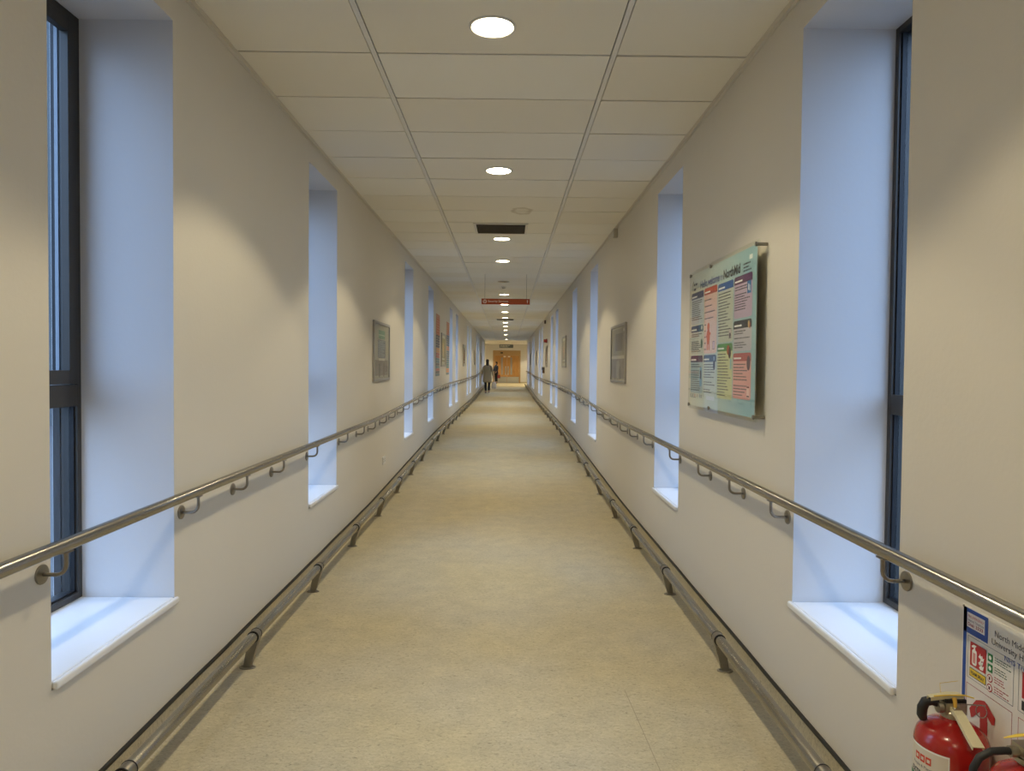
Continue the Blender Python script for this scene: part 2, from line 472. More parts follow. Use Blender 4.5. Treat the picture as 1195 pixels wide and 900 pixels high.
# lobby beyond the corridor
bm = B()
box(bm, (LXL-.1, Y1-.02, HL), (LXR+.1, YE+.2, HL+.1)); struct(obj('ceiling_lobby', bm, mat('lobby_ceiling_board', (.70, .68, .64), .8)))
bm = B(); box(bm, (LXL-.12, Y1, -.1), (LXL, YE+.2, HL+.2)); struct(obj('wall_lobby_left', bm, M_lobby))
bm = B(); box(bm, (LXR, Y1, -.1), (LXR+.12, YE+.2, HL+.2)); struct(obj('wall_lobby_right', bm, M_lobby))
bm = B(); box(bm, (XL-.8, Y1-.12, -.1), (XL-.001, Y1+.0, HL+.2)); box(bm, (XR+.001, Y1-.12, -.1), (XR+.8, Y1, HL+.2)); struct(obj('wall_lobby_near', bm, M_lobby))
bm = B(); box(bm, (XL, Y1-.02, HC-.005), (XR, Y1+.02, HL+.03)); struct(obj('trim_6', bm, M_tbar))
DX0, DX1, DTOP = -1.07, .98, 2.70
bm = B()
box(bm, (LXL, YE, -.1), (DX0, YE+.15, HL+.1)); box(bm, (DX1, YE, -.1), (LXR, YE+.15, HL+.1)); box(bm, (DX0, YE, DTOP), (DX1, YE+.15, HL+.1))
struct(obj('wall_end', bm, M_lobby))
bm = B(); box(bm, (LXL, YE+.16, -.1), (LXR, YE+.3, HL+.2)); struct(obj('sky_blocker_behind_doors', bm, M_lobby))  # added sheet that keeps sky from leaking through the door gaps
bm = B()
box(bm, (DX0, YE-.02, zf), (DX0+.10, YE+.10, DTOP)); box(bm, (DX1-.10, YE-.02, zf), (DX1, YE+.10, DTOP))
box(bm, (DX0+.10, YE-.02, DTOP-.06), (DX1-.10, YE+.10, DTOP)); box(bm, (DX0+.10, YE+.01, 2.34), (DX1-.10, YE+.07, DTOP-.06))
struct(obj('trim_7', bm, M_wood))
bm = B(); box(bm, (LXL, YE-.014, zf), (DX0, YE, zf+.1)); box(bm, (DX1, YE-.014, zf), (LXR, YE, zf+.1)); struct(obj('baseboard_end', bm, M_floor))

def door_leaf(name, x0, x1, hinge_left):
    r = empty(name, ((x0+x1)/2, YE+.02, zf)); struct(r)
    w = (x1-x0)/2 - .004; h = 2.335 - zf
    vx = (.10 if hinge_left else -.13); vw = .065
    bm = B()
    box(bm, (-w, 0, .006), (vx-vw, .044, h)); box(bm, (vx+vw, 0, .006), (w, .044, h))
    box(bm, (vx-vw, 0, .006), (vx+vw, .044, .62)); box(bm, (vx-vw, 0, 1.90), (vx+vw, .044, h))
    obj('door_leaf', bm, M_door, r)
    bm = B(); box(bm, (vx-vw, .018, .62), (vx+vw, .026, 1.90)); obj('vision_panel', bm, mat('grey_wired_glass', (.30, .30, .29), .15), r)
    bm = B(); box(bm, (-w+.01, -.002, .01), (w-.01, 0, .465)); obj('kick_plate', bm, M_kick, r)
    hx = (w-.09) if hinge_left else (-w+.09)
    bm = B(); box(bm, (hx-.045, -.003, .60), (hx+.045, 0, 1.25)); obj('push_plate', bm, M_kick, r)
    bm = B(); tube(bm, [(hx, 0, .74), (hx, -.05, .76), (hx, -.055, .78), (hx, -.055, 1.08), (hx, -.05, 1.10), (hx, 0, 1.12)], .011, 10); obj('door_handle', bm, M_steel, r, smooth=True)
    return r
door_leaf('door_1', DX0+.10, -.028, True); door_leaf('door_2', -.028, DX1-.10, False)
# dark glazed panel on the lobby's left side wall
w = struct(empty('window_27', (LXL, 47.5, zf)))
bm = B()
for a, b in (((0, 0, .1), (.03, .05, 2.6)), ((0, 1.95, .1), (.03, 2.0, 2.6)), ((0, .05, 2.55), (.03, 1.95, 2.6)), ((0, .05, .1), (.03, 1.95, .15))): box(bm, a, b)
obj('window_frame', bm, M_frame, w)
bm = B(); box(bm, (.006, .05, .15), (.012, 1.95, 2.55)); obj('window_pane', bm, mat('dark_glazing', (.02, .022, .03), .1), w)

# ------------------------------------------------------------------ windows
def make_window(side, first):
    y0, y1 = first; W = y1 - y0
    r = struct(empty('window_1', ((XL if side < 0 else XR), y0, 0)))
    s = side
    def bx(bm, d0, d1, ya, yb, za, zb, mi=0): box(bm, (min(s*d0, s*d1), ya, za), (max(s*d0, s*d1), yb, zb), mi)
    # inner frame, transom, outer cover
    bm = B(); D0, D1 = REV, REV+.070
    t = .027
    tz0, tz1 = (1.318, 1.40) if side > 0 else (1.322, 1.41)
    for ya, yb, za, zb in ((0, t, WZ0, WZ1), (W-t, W, WZ0, WZ1), (t, W-t, WZ0, WZ0+t), (t, W-t, WZ1-t, WZ1), (t, W-t, tz0, tz1)):
        bx(bm, D0, D1, ya, yb, za, zb)
    obj('window_frame', bm, M_frame, r, bevel=.002)
    bm = B()
    for ya, yb, za, zb in ((t, t+.008, WZ0+t, WZ1-t), (W-t-.008, W-t, WZ0+t, WZ1-t), (t, W-t, WZ0+t, WZ0+t+.008)):
        bx(bm, D0+.012, D0+.028, ya, yb, za, zb, 0)
    for ya, yb in ((0, t+.006), (W-t-.006, W)):      # edge of the outer lining, seen through the glass
        bx(bm, D1, D1+.014, ya, yb, (tz1 if side < 0 else WZ0), WZ1, 1)
        if side < 0: bx(bm, D1, D1+.014, ya, yb, WZ0, tz1, 0)
        bx(bm, D1+.014, D1+.028, ya, yb, WZ0, WZ1, 0)
    obj('glazing_strip', bm, [M_gasket, M_bead], r)
    bm = B(); bx(bm, D0+.030, D0+.036, t, W-t, WZ0+t, tz0); bx(bm, D0+.030, D0+.036, t, W-t, tz1, WZ1-t); obj('window_pane', bm, M_glass, r)
    if side < 0:                                      # opening light above the transom
        bm = B(); q = t+.004; f = .055; za, zb = tz1+.004, WZ1-t-.004
        for ya, yb, a, b in ((q, q+f, za, zb), (W-q-f, W-q, za, zb), (q+f, W-q-f, za, za+f), (q+f, W-q-f, zb-f, zb)):
            bx(bm, D0-.006, D0+.026, ya, yb, a, b)
        obj('opening_sash', bm, M_frame, r, bevel=.002)
    bm = B(); e = .012
    bx(bm, .0, REV+.03, .001, W-.001, WZ0-.027, WZ0); bx(bm, -.018, .0, -e*0, W+e, WZ0-.027, WZ0)
    obj('window_sill', bm, M_sill, r, bevel=.007)
    return r
n = 0
for side in (-1, 1):
    first = None
    for (a, b) in WIN:
        n += 1
        if first is None:
            first = make_window(side, (a, b)); first.name = 'window_%d' % n
        else:
            o = dup(first, (XL if side < 0 else XR, a, 0)); o.name = 'window_%d' % n
            o.scale.y = (b-a)/(WIN[0][1]-WIN[0][0])

# ------------------------------------------------------------------ handrails
RZ, RO = .962, .075
def near_windows(y): return any(a-.02 < y < b+.02 for a, b in WIN)
def handrail(side, ys, label):
    x = XL if side < 0 else XR; s = -side
    root = tag(empty('handrail', (x, Y0+.2, 0)), label, 'handrail')
    def L(px, y, z): return (px, y-(Y0+.2), z)
    yy = [Y0+.2] + [p[0] for p in PROF[1:-1] if p[0] < 43] + [43.0]
    pts = []
    for y in yy: pts.append(L(s*RO, y, RZ + fz(y)))
    bm = B(); pts = [L(s*.01, Y0+.15, RZ)] + pts + [L(s*.01, 43.05, RZ + fz(43))]
    tube(bm, pts, .0205, 24)
    for v in bm.verts: v.co.x -= s*RO; v.co.z -= RZ
    obj('rail', bm, M_rail, root, smooth=True).location = (s*RO, 0, RZ)
    bm = B()
    lathe(bm, [(0, 0), (.029, 0), (.030, .003), (.029, .006), (.012, .008), (0, .008)], (0, 0, 0), 'x', 20)
    for v in bm.verts: v.co.x *= s
    arc = [(0, 0, 0)] + [(s*(.045 + .030*math.sin(a)), 0, .030*(1-math.cos(a))) for a in [0, .4, .8, 1.2, PI/2]] + [(s*.075, 0, .068)]
    tube(bm, arc, .0062, 10)
    box(bm, (s*.075-.010, -.022, .066), (s*.075+.010, .022, .0705))
    me = None
    for y in ys:
        if me is None:
            o = obj('bracket', bm, M_steel2, root, smooth=True); me = o
        else:
            o = me.copy(); C.objects.link(o); o.parent = root
        o.location = L(0, y, RZ - .0905 + fz(y))
near = [-3.3, -2.55, -1.6, -1.0, -.4, .1, .65, 1.28, 2.12, 3.03, 3.6, 4.19, 4.93, 5.87, 6.55, 7.1, 7.75, 8.35, 9.0, 9.56]
far = []
y = 10.55
while y < 43:
    far.append(y)
    y += .62
    if near_windows(y): y = [b for a, b in WIN if a-.02 < y < b+.02][0] + .06
handrail(-1, near + far, 'brushed steel handrail running along the left wall below the windows')
handrail(1, near + far, 'brushed steel handrail running along the right wall below the windows')

# low bumper rails on the floor
def bumper(side, label):
    x = XL if side < 0 else XR; s = -side
    root = tag(empty('bumper_rail', (x, Y0+.2, 0)), label, 'bumper rail')
    def L(px, y, z): return (px, y-(Y0+.2), z)
    ys = [Y0+.2] + [p[0] for p in PROF[1:-1] if p[0] < 43] + [43.2]
    bm = B(); tube(bm, [L(s*.140, y, .162 + fz(y)) for y in ys], .0245, 24)
    for v in bm.verts: v.co.x -= s*.14; v.co.z -= .162
    obj('rail', bm, M_rail, root, smooth=True).location = (s*.14, 0, .162)
    bm = B()
    # collar
    tube(bm, [(s*.140, -.022, .162), (s*.140, .022, .162)], .0275, 20)
    for dy in (-.0235, .0235): tube(bm, [(s*.140, dy-.0015, .162), (s*.140, dy+.0015, .162)], .0292, 20, mi=1)
    # tapering plate leg
    top = [(s*.140 + dx, dy, .150) for dx, dy in ((-.026, -.020), (.026, -.020), (.026, .020), (-.026, .020))]
    bot = [(s*.105 + dx, dy, .004) for dx, dy in ((-.018, -.013), (.018, -.013), (.018, .013), (-.018, .013))]
    tv = [bm.verts.new(p) for p in top]; bv = [bm.verts.new(p) for p in bot]
    for i in range(4): bm.faces.new((bv[i], bv[(i+1) % 4], tv[(i+1) % 4], tv[i]))
    bm.faces.new(tv); bm.faces.new(bv[::-1])
    lathe(bm, [(0, 0), (.040, 0), (.040, .005), (.036, .007), (0, .007)], (s*.105, 0, 0), n=24, sy=.62)
    for dx in (-.026, .026): lathe(bm, [(0, .006), (.006, .006), (.005, .011), (0, .011)], (s*.105+dx, 0, 0), n=8)
    me = None; y = -3.68
    while y < 43:
        if me is None: o = obj('bracket', bm, [M_steel2, M_black], root, smooth=True); me = o
        else: o = me.copy(); C.objects.link(o); o.parent = root
        o.location = L(0, y, fz(y)); y += 1.2
bumper(-1, 'low brushed steel bumper rail on the floor along the left wall')
bumper(1, 'low brushed steel bumper rail on the floor along the right wall')

# ------------------------------------------------------------------ ceiling fittings
LIGHTX = -.082
lights = [(-1.47, 0), (.93, 0), (3.33, 1), (5.74, 2), (8.78, 3), (10.62, 4), (15.55, 5), (18.0, 6), (20.5, 7), (22.95, 8), (25.4, 9), (27.8, 10), (30.7, 11), (35.0, 12), (41.0, 13)]
ordn = ['behind', 'nearest the camera', 'second from the camera', 'third from the camera, just beyond the dark vent', 'fourth from the camera', 'fifth lit one, just above the orange sign', 'sixth lit one, just under the orange sign',
        'seventh lit one along the corridor', 'eighth lit one, by the far vent', 'ninth lit one along the corridor', 'tenth lit one along the corridor', 'eleventh lit one along the corridor', 'twelfth lit one along the corridor', 'last before the corridor ends']
SPOT_W, SPOT_DIAM = 92.0, math.radians(120)
sp = bpy.data.lights.new('downlight_beam', 'SPOT'); sp.energy = SPOT_W; sp.spot_size = SPOT_DIAM; sp.spot_blend = .2; sp.shadow_soft_size = .075; sp.color = (1.0, .86, .57)
sp2 = sp.copy(); sp2.energy = SPOT_W*2.3      # stronger beam for the unseen lamps added in the lobby
def lamp_light(x, y, z, e=None):
    o = bpy.data.objects.new('downlight_beam', e or sp); C.objects.link(o); o.location = (x, y, z-.015)
proto = None
def downlight(x, y, z, label, lit=True):
    global proto
    if proto is None:
        r = empty('downlight', (x, y, z))
        bm = B(); lathe(bm, [(.094, .0), (.094, -.004), (.098, -.0075), (.108, -.005), (.110, 0)], n=40); obj('trim_ring', bm, M_white, r, smooth=True)
        bm = B(); lathe(bm, [(0, -.005), (.060, -.0048), (.094, -.0030), (.094, -.001), (0, -.001)], n=40); obj('diffuser', bm, M_lamp, r, smooth=True)
        proto = r
    else: r = dup(proto, (x, y, z))
    tag(r, label, 'ceiling light', 'round downlights along the corridor ceiling')
    return r
for y, i in lights:
    if i == 0:
        pass
    downlight(LIGHTX, y, HC, 'round lit recessed ceiling downlight, ' + ordn[i] if i else 'round lit recessed ceiling downlight above and behind the camera')
    lamp_light(LIGHTX, y, HC)
for x, y, l in ((-1.78, 45.6, 'on the left, nearer'), (1.62, 45.6, 'on the right, nearer'), (-1.78, 48.6, 'on the left, middle'), (1.62, 48.6, 'on the right, middle'), (-1.78, 51.6, 'on the left, by the doors'), (1.62, 51.6, 'on the right, by the doors')):
    downlight(x, y, HL, 'added out-of-view downlight brightening the lobby ' + l); lamp_light(x, y, HL, sp2)  # added fittings, kept out of view, to lift the lobby and end wall
# unlit one
r = tag(empty('downlight', (LIGHTX, 13.2, HC)), 'round unlit dark ceiling downlight beyond the fourth lit one', 'ceiling light')
bm = B(); lathe(bm, [(.080, 0), (.080, -.004), (.098, -.0075), (.108, -.005), (.110, 0)], n=32); obj('trim_ring', bm, M_steel2, r, smooth=True)
bm = B(); lathe(bm, [(0, -.001), (.080, -.001), (.080, -.004), (0, -.004)], n=32); obj('diffuser', bm, M_deadlamp, r)
# smoke detectors
def detector(y, label):
    r = tag(empty('smoke_detector', (LIGHTX, y, HC)), label, 'smoke detector')
    bm = B(); lathe(bm, [(.0, 0), (.055, 0), (.055, -.014), (.048, -.020), (.0, -.020)], n=28); obj('base', bm, M_white, r, smooth=True)
    bm = B(); lathe(bm, [(.036, -.020), (.036, -.034), (.030, -.044), (.014, -.050), (0, -.050)], n=28); obj('sensor_head', bm, M_cream, r, smooth=True)
detector(13.95, 'small white smoke detector on the ceiling just behind the unlit downlight')
detector(24.3, 'far small smoke detector on the ceiling beyond the second vent')
# vents
def vent(y, label):
    r = tag(empty('ceiling_vent', (-.085, y, HC)), label, 'vent')
    a = .298; t = .028
    bm = B()
    for p, q in (((-a,-a),(a,-a+t)), ((-a,a-t),(a,a)), ((-a,-a+t),(-a+t,a-t)), ((a-t,-a+t),(a,a-t))): box(bm, (p[0],p[1],-.012), (q[0],q[1],.0))
    obj('frame', bm, M_white, r, bevel=.002)
    bm = B(); i = 0; v = -a+t+.006
    while v < a-t:
        box(bm, (-a+t, v, -.009), (a-t, v+.003, -.002)); v += .0165
    v = -a+t+.006
    while v < a-t:
        box(bm, (v, -a+t, -.008), (v+.003, a-t, -.003)); v += .0165
    box(bm, (-a+t, -a+t, -.0022), (a-t, a-t, -.0005))
    obj('grille', bm, M_vent, r)
vent(8.13, 'square dark grille ceiling vent between the second and third downlights'); vent(23.7, 'far dark ceiling vent beyond the hanging orange sign')

# ------------------------------------------------------------------ hanging orange sign
YS = 12.1
r = tag(empty('hanging_sign', (CX+.05, YS, 0)), 'long orange direction sign with white lettering hanging from two ceiling wires', 'sign')
OR = mat('orange_sign_board', S(172, 74, 34), .5)
bm = B(); box(bm, (-.405, -.008, 2.545), (.405, .008, 2.64)); obj('board', bm, OR, r, bevel=.002)
P = Panel((-.405, -.0085, 2.545), (1,0,0), UP, (0,-1,0)); Wt = ink(238, 225, 210)
P.disc(.055, .047, .032, Wt, 1); P.disc(.044, .055, .010, OR, 2); P.disc(.066, .055, .010, OR, 2); P.poly([(.035,.04),(.075,.04),(.055,.02)], OR, 2)
P.text('Security Services', .105, .036, .034, Wt, 1, width=.34, bold=.01)
P.poly([(.757,.058),(.783,.058),(.770,.076)], Wt, 1); P.rect(.766,.024,.774,.058, Wt, 1)
P.build('lettering', r)
for dx in (-.35, .35):
    bm = B(); tube(bm, [(dx, 0, 2.64), (dx, 0, HC-.004)], .0018, 6); obj('hanging_wire', bm, M_black, r)
# far sign over the doors
r = tag(empty('hanging_sign', (-.08, 49.6, 0)), 'grey direction sign hanging in front of the wooden double doors', 'sign')
bm = B(); box(bm, (-.48, -.02, 2.79), (.48, .02, 3.02)); obj('board', bm, mat('slate_sign_board', S(92, 100, 108), .5), r, bevel=.004)
P = Panel((-.48, -.0205, 2.79), (1,0,0), UP, (0,-1,0)); P.lines(.06, .21, .90, .03, 2, .035, ink(220,220,215), 1, seed=3); P.build('lettering', r)
for dx in (-.4, .4):
    bm = B(); tube(bm, [(dx, 0, 3.02), (dx, 0, HL)], .004, 6); obj('hanging_rod', bm, M_steel2, r)

# ------------------------------------------------------------------ welcome board on the right wall
PY0, PY1, PZ0, PZ1 = 3.306, 4.54, 1.253, 2.100
r = tag(empty('poster_board', (XR-.0015, PY1, PZ0)), 'large clear acrylic panel holding a pale blue welcome poster with coloured text boxes', 'poster')
PW, PH = PY1-PY0, PZ1-PZ0
bm = B(); box(bm, (-.044, -PW, 0), (-.040, 0, PH)); obj('back_sheet', bm, M_acrylic2, r)
bm = B(); box(bm, (-.0510, -PW, 0), (-.0482, 0, PH)); obj('front_sheet', bm, M_acrylic, r)
bm = B(); box(bm, (-.0465, -PW+.024, .018), (-.0452, -.016, PH-.020)); 
obj('backing', bm, mat('poster_paper', (.62, .62, .56), .6), r)
def grad_mat():
    m, N, L, b = nodes_of('poster_blue_background')
    tc = N.new('ShaderNodeTexCoord'); sx = N.new('ShaderNodeSeparateXYZ'); L.new(tc.outputs['Object'], sx.inputs[0])
    rp = N.new('ShaderNodeMapRange'); rp.inputs[1].default_value = 0; rp.inputs[2].default_value = -1.2
    L.new(sx.outputs['Y'], rp.inputs[0])
    c = N.new('ShaderNodeValToRGB'); c.color_ramp.elements[0].color = (*S(226,224,206), 1); c.color_ramp.elements[1].color = (*S(152,192,198), 1)
    c.color_ramp.elements[0].position = .02; c.color_ramp.elements[1].position = .9
    L.new(rp.outputs[0], c.inputs[0]); L.new(c.outputs[0], b.inputs['Base Color']); b.inputs['Roughness'].default_value = .5
    return m
P = Panel((-.0467, 0, 0), RU, UP, RN)
BG = grad_mat()
P.rect(.016, .018, PW-.024, PH-.020, BG, 0)
dk = ink(60, 62, 74); wht = ink(240, 240, 235)
P.text('Hello, ', .235, .725, .044, ink(38,86,140), 2, width=.155, bold=.025)
P.text('welcome', .400, .725, .044, ink(62,72,140), 2, width=.225, bold=.025)
P.text('to', .636, .725, .040, ink(120,120,170), 2, width=.050)
P.text('NorthMid', .695, .725, .048, ink(36,34,44), 2, width=.275, bold=.035)
# small round-bracket emblem and text, top left; health service mark, top right
for k in range(6):
    a = PI*.6 + k*.27
    P.rect(.085+.03*math.cos(a)-.004, .735+.045*math.sin(a)-.006, .085+.03*math.cos(a)+.004, .735+.045*math.sin(a)+.008, dk, 2)
P.lines(.085, .775, .165, .715, 2, .014, dk, 2, seed=8)
P.rect(1.105, .770, 1.150, .792, wht, 2); P.lines(1.02, .765, 1.16, .715, 3, .007, dk, 2, seed=9)
def card(x0, x1, v0, v1, head, body, seed, txt=None, hh=.040, nl=9):
    P.rrect(x0, v0, x1, v1, .018, ink(*body), 2); P.rrect(x0, v1-hh, x1, v1, .016, ink(*head), 3, 'cd')
    P.rect(x0+.012, v1-hh+.010, x0+.012+(x1-x0)*.42, v1-hh+.019, wht, 4)
    P.lines(x0+.012, v1-hh-.008, x1-.02, v0+.012, nl, .0055, dk, 3, seed=seed, gaps=.12)
c1, c2, c3, c4 = (.040,.315), (.330,.587), (.603,.870), (.884,1.155)
card(*c1, .515, .710, (52,66,118), (200,206,212), 1, nl=11)
card(*c1, .333, .508, (44,92,128), (206,206,196), 2, nl=10)
card(*c1, .098, .325, (92,54,92), (176,196,204), 3, nl=13)
card(*c2, .333, .712, (206,84,50), (236,198,180), 4, nl=9)
card(*c2, .092, .325, (52,82,122), (206,214,206), 5, nl=12)
card(*c3, .388, .705, (48,98,172), (206,210,192), 6, nl=16)
card(*c3, .086, .380, (82,148,74), (210,212,160), 7, nl=15)
card(*c4, .498, .708, (92,44,92), (202,178,200), 8, nl=12)
card(*c4, .335, .487, (40,40,48), (196,190,196), 9, nl=8)
card(*c4, .098, .325, (172,56,60), (232,168,160), 10, nl=11)
# little illustrations
O2 = ink(222, 108, 48)
P.rrect(.375, .345, .565, .520, .02, ink(236,205,188), 4)
P.disc(.425, .485, .024, O2, 5); P.disc(.425, .430, .034, O2, 5, ry=.045); P.rect(.398, .352, .416, .400, O2, 5); P.rect(.434, .352, .452, .400, O2, 5)
P.rect(.380, .425, .400, .438, O2, 5); P.rect(.455, .440, .475, .452, O2, 5); P.rect(.515, .355, .555, .40, ink(214,190,205), 5)
P.outline(.515, .355, .555, .40, .002, dk, 6)
P.rect(1.085, .610, 1.140, .670, ink(74,130,186), 5); P.rect(1.10, .625, 1.112, .655, wht, 6); P.rect(1.118, .620, 1.126, .648, wht, 6)
P.disc(.285, .395, .020, ink(66,104,92), 5, ry=.028); P.disc(.285, .490, .010, wht, 5, ry=.014)
P.rrect(.255, .140, .300, .255, .012, ink(120,170,204), 5); P.rect(.265, .185, .290, .235, ink(52,50,84), 6)
P.disc(.550, .268, .018, ink(40,50,84), 5, ry=.03); P.rect(.535, .288, .560, .315, ink(150,176,206), 5)
P.disc(.800, .345, .022, ink(196,92,52), 5, ry=.026); P.disc(.826, .330, .022, ink(96,64,56), 5, ry=.030); P.rect(.836, .245, .860, .30, ink(150,200,208), 5)
P.rect(.805, .405, .850, .455, ink(212,200,190), 5); P.disc(.828, .420, .014, ink(80,70,84), 6); P.outline(.805,.405,.850,.455,.002,dk,6)
P.disc(1.115, .462, .012, ink(214,180,110), 5, ry=.018); P.disc(1.130, .455, .010, ink(170,90,70), 5, ry=.015)
P.disc(1.120, .275, .026, ink(84,56,68), 5, ry=.036); P.rect(1.10, .110, 1.14, .165, ink(240,205,196), 5)
P.rect(1.103, .155, 1.137, .163, ink(130,40,44), 6); P.rect(1.103, .112, 1.137, .118, ink(60,30,34), 6)
for x, c in ((.055,(80,80,90)), (.10,(70,70,80)), (.150,(206,96,60)), (.205,(190,150,130)), (.255,(110,130,150)), (.29,(50,60,80))):
    P.disc(x, .082, .008, ink(*c), 2, ry=.011)
P.lines(.045, .078, .20, .065, 1, .004, dk, 2, seed=12)
P.rect(.40, .068, .56, .090, ink(214,220,228), 2); 
P.build('poster_print', r)
for y_, z_ in ((.02, .022), (.02, PH-.022), (PW-.022, .022), (PW-.022, PH-.022), (PW/2-.15, PH-.022), (PW/2-.15, .022)):
    bm = B(); lathe(bm, [(0, 0), (.008, 0), (.008, -.0515), (.011, -.0515), (.0115, -.054), (.010, -.057), (0, -.057)], (0, -y_, z_), 'x', 16); obj('standoff_screw', bm, M_steel2, r, smooth=True)

# small notice taped inside the lower edge (pale, blank)
# ------------------------------------------------------------------ framed prints
def frame(side, ya, yb, za, zb, label, art, t=.030, dep=.022, rail=None):
    x = XL if side < 0 else XR
    r = tag(empty('picture_frame', (x, yb if side > 0 else ya, za)), label, 'picture frame')
    W, H = yb-ya, zb-za; u = -1 if side > 0 else 1; n = -side
    def bx(bm, u0, u1, v0, v1, d0, d1): box(bm, (min(n*d0,n*d1), min(u*u0,u*u1), v0), (max(n*d0,n*d1), max(u*u0,u*u1), v1))
    bm = B()
    for u0, u1, v0, v1 in ((0,W,0,t), (0,W,H-t,H), (0,t,t,H-t), (W-t,W,t,H-t)): bx(bm, u0,u1,v0,v1, 0, dep)
    obj('frame', bm, M_alu, r, bevel=.004)
    bm = B(); bx(bm, t-.002, W-t+.002, t-.002, H-t+.002, 0, .010); obj('backing', bm, ink(190,186,176), r)
    P = Panel((n*.0103, 0, 0), (0, u, 0), UP, (n, 0, 0)); art(P, t, W-t, t, H-t); P.build('print', r)
    bm = B(); bx(bm, t-.001, W-t+.001, t-.001, H-t+.001, .0145, .0160); obj('cover_sheet', bm, M_acrylic2, r)
    return r
def art_left(P, x0, x1, y0, y1):
    w, h = x1-x0, y1-y0
    P.rect(x0,y0,x1,y1, ink(176,170,160), 0)
    P.rect(x0+.28*w, y0+.74*h, x0+.72*w, y0+.90*h, ink(120,150,132), 1); P.rect(x0+.30*w, y0+.80*h, x0+.70*w, y0+.82*h, ink(180,190,180), 2)
    P.rrect(x0+.24*w, y0+.38*h, x0+.76*w, y0+.72*h, .03, ink(122,124,136), 1); P.lines(x0+.27*w, y0+.71*h, x0+.74*w, y0+.39*h, 10, .010, ink(165,168,176), 2, seed=21)
    P.rect(x0+.06*w, y0+.05*h, x0+.94*w, y0+.34*h, ink(140,130,124), 1); P.disc(x0+.35*w, y0+.15*h, .06, ink(110,104,102), 2, ry=.08); P.disc(x0+.65*w, y0+.16*h, .05, ink(120,104,98), 2, ry=.08)
    P.rect(x0+.30*w, y0+.33*h, x0+.7*w, y0+.37*h, ink(206,200,190), 2)
def art_right(P, x0, x1, y0, y1):
    w, h = x1-x0, y1-y0
    P.rect(x0,y0,x1,y1, ink(172,164,152), 0); P.rect(x0+.02*w, y0+.47*h, x0+.98*w, y0+.97*h, ink(150,142,132), 1)
    P.rect(x0+.30*w, y0+.55*h, x0+.82*w, y0+.88*h, ink(118,110,106), 2); P.rect(x0+.86*w, y0+.90*h, x0+.96*w, y0+.96*h, ink(214,208,200), 2)
    P.rect(x0, y0+.405*h, x1, y0+.455*h, ink(196,190,180), 2); P.rect(x0+.02*w, y0+.03*h, x0+.98*w, y0+.40*h, ink(132,122,120), 1)
    P.disc(x0+.5*w, y0+.18*h, .13, ink(154,146,140), 2, ry=.11); P.disc(x0+.66*w, y0+.14*h, .08, ink(112,104,102), 3, ry=.07); P.disc(x0+.28*w, y0+.14*h, .07, ink(120,112,108), 3, ry=.08)
def art_plain(c, s):
    def f(P, x0, x1, y0, y1):
        w, h = x1-x0, y1-y0
        P.rect(x0,y0,x1,y1, ink(198,192,180), 0); P.rect(x0+.1*w, y0+.1*h, x0+.9*w, y0+.9*h, ink(*c), 1)
        P.disc(x0+.45*w, y0+.5*h, .18*w, ink(min(255,c[0]+40), c[1]+20, c[2]+14), 2, ry=.25*h); P.rect(x0+.2*w, y0+.16*h, x0+.8*w, y0+.22*h, ink(200,196,188), 2)
    return f
frame(-1, 7.33, 8.30, 1.334, 1.965, 'silver framed grey print with green heading on the left wall, nearest the camera', art_left)
frame(1, 7.22, 8.22, 1.338, 1.962, 'silver framed grey photo print on the right wall, nearest the camera', art_right)
frame(-1, 14.85, 15.85, 1.49, 2.19, 'silver framed picture on the left wall between the two coloured word banners', art_plain((150,140,104), 1), t=.04)
frame(1, 14.6, 15.6, 1.49, 2.15, 'silver framed print on the right wall, second from the camera', art_plain((160,150,136), 2), t=.04)
frame(-1, 22.2, 23.2, 1.50, 2.18, 'framed picture on the left wall beyond the coloured word banners', art_plain((128,112,98), 3), t=.04)
frame(1, 21.5, 22.4, 1.50, 2.14, 'framed picture on the right wall just under the red fire sounder', art_plain((140,126,108), 4), t=.04)
frame(-1, 29.6, 30.8, 1.55, 2.16, 'framed picture on the left wall second from the far end', art_plain((156,146,120), 5), t=.04)
frame(1, 28.9, 29.9, 1.55, 2.16, 'framed picture on the right wall third from the far end', art_plain((156,146,120), 6), t=.04)
frame(-1, 36.8, 37.9, 1.60, 2.20, 'last framed picture on the left wall before the far doors', art_plain((150,140,120), 7), t=.04)
frame(1, 36.2, 37.2, 1.60, 2.20, 'last framed picture on the right wall before the far doors', art_plain((150,140,120), 8), t=.04)

# coloured word banners
def banner(ya, yb, za, zb, rows, label, seed):
    r = tag(empty('word_banner', (XL+.0015, ya, za)), label, 'banner')
    W, H = yb-ya, zb-za
    bm = B(); box(bm, (0, 0, 0), (.006, W, H)); obj('panel', bm, ink(188,176,156), r)
    P = Panel((.0062, 0, 0), LU, UP, LN); n = len(rows); rnd = random.Random(seed)
    for i, c in enumerate(rows):
        y1 = H - H*i/n; y0 = H - H*(i+1)/n
        if i and rows[i-1] == c and c[0] > 180 and seed == 1 and i < 8: P.rect(0, y0, W, y1, ink(*c), 1)
        else: P.rect(0, y0+.18*(y1-y0), W, y1-.08*(y1-y0), ink(*c), 1)
        x = .04
        while x < W-.08:
            w = rnd.uniform(.03, .07)
            P.rect(x, y0+.36*(y1-y0), x+w, y0+.62*(y1-y0), ink(216,176,140) if c[0] > 150 else ink(150,150,150), 2); x += w+.03
    P.build('lettering', r)
o_, d_, y_, r_, t_, b_ = (206,104,52), (70,58,72), (226,156,66), (196,74,70), (74,130,136), (60,100,128)
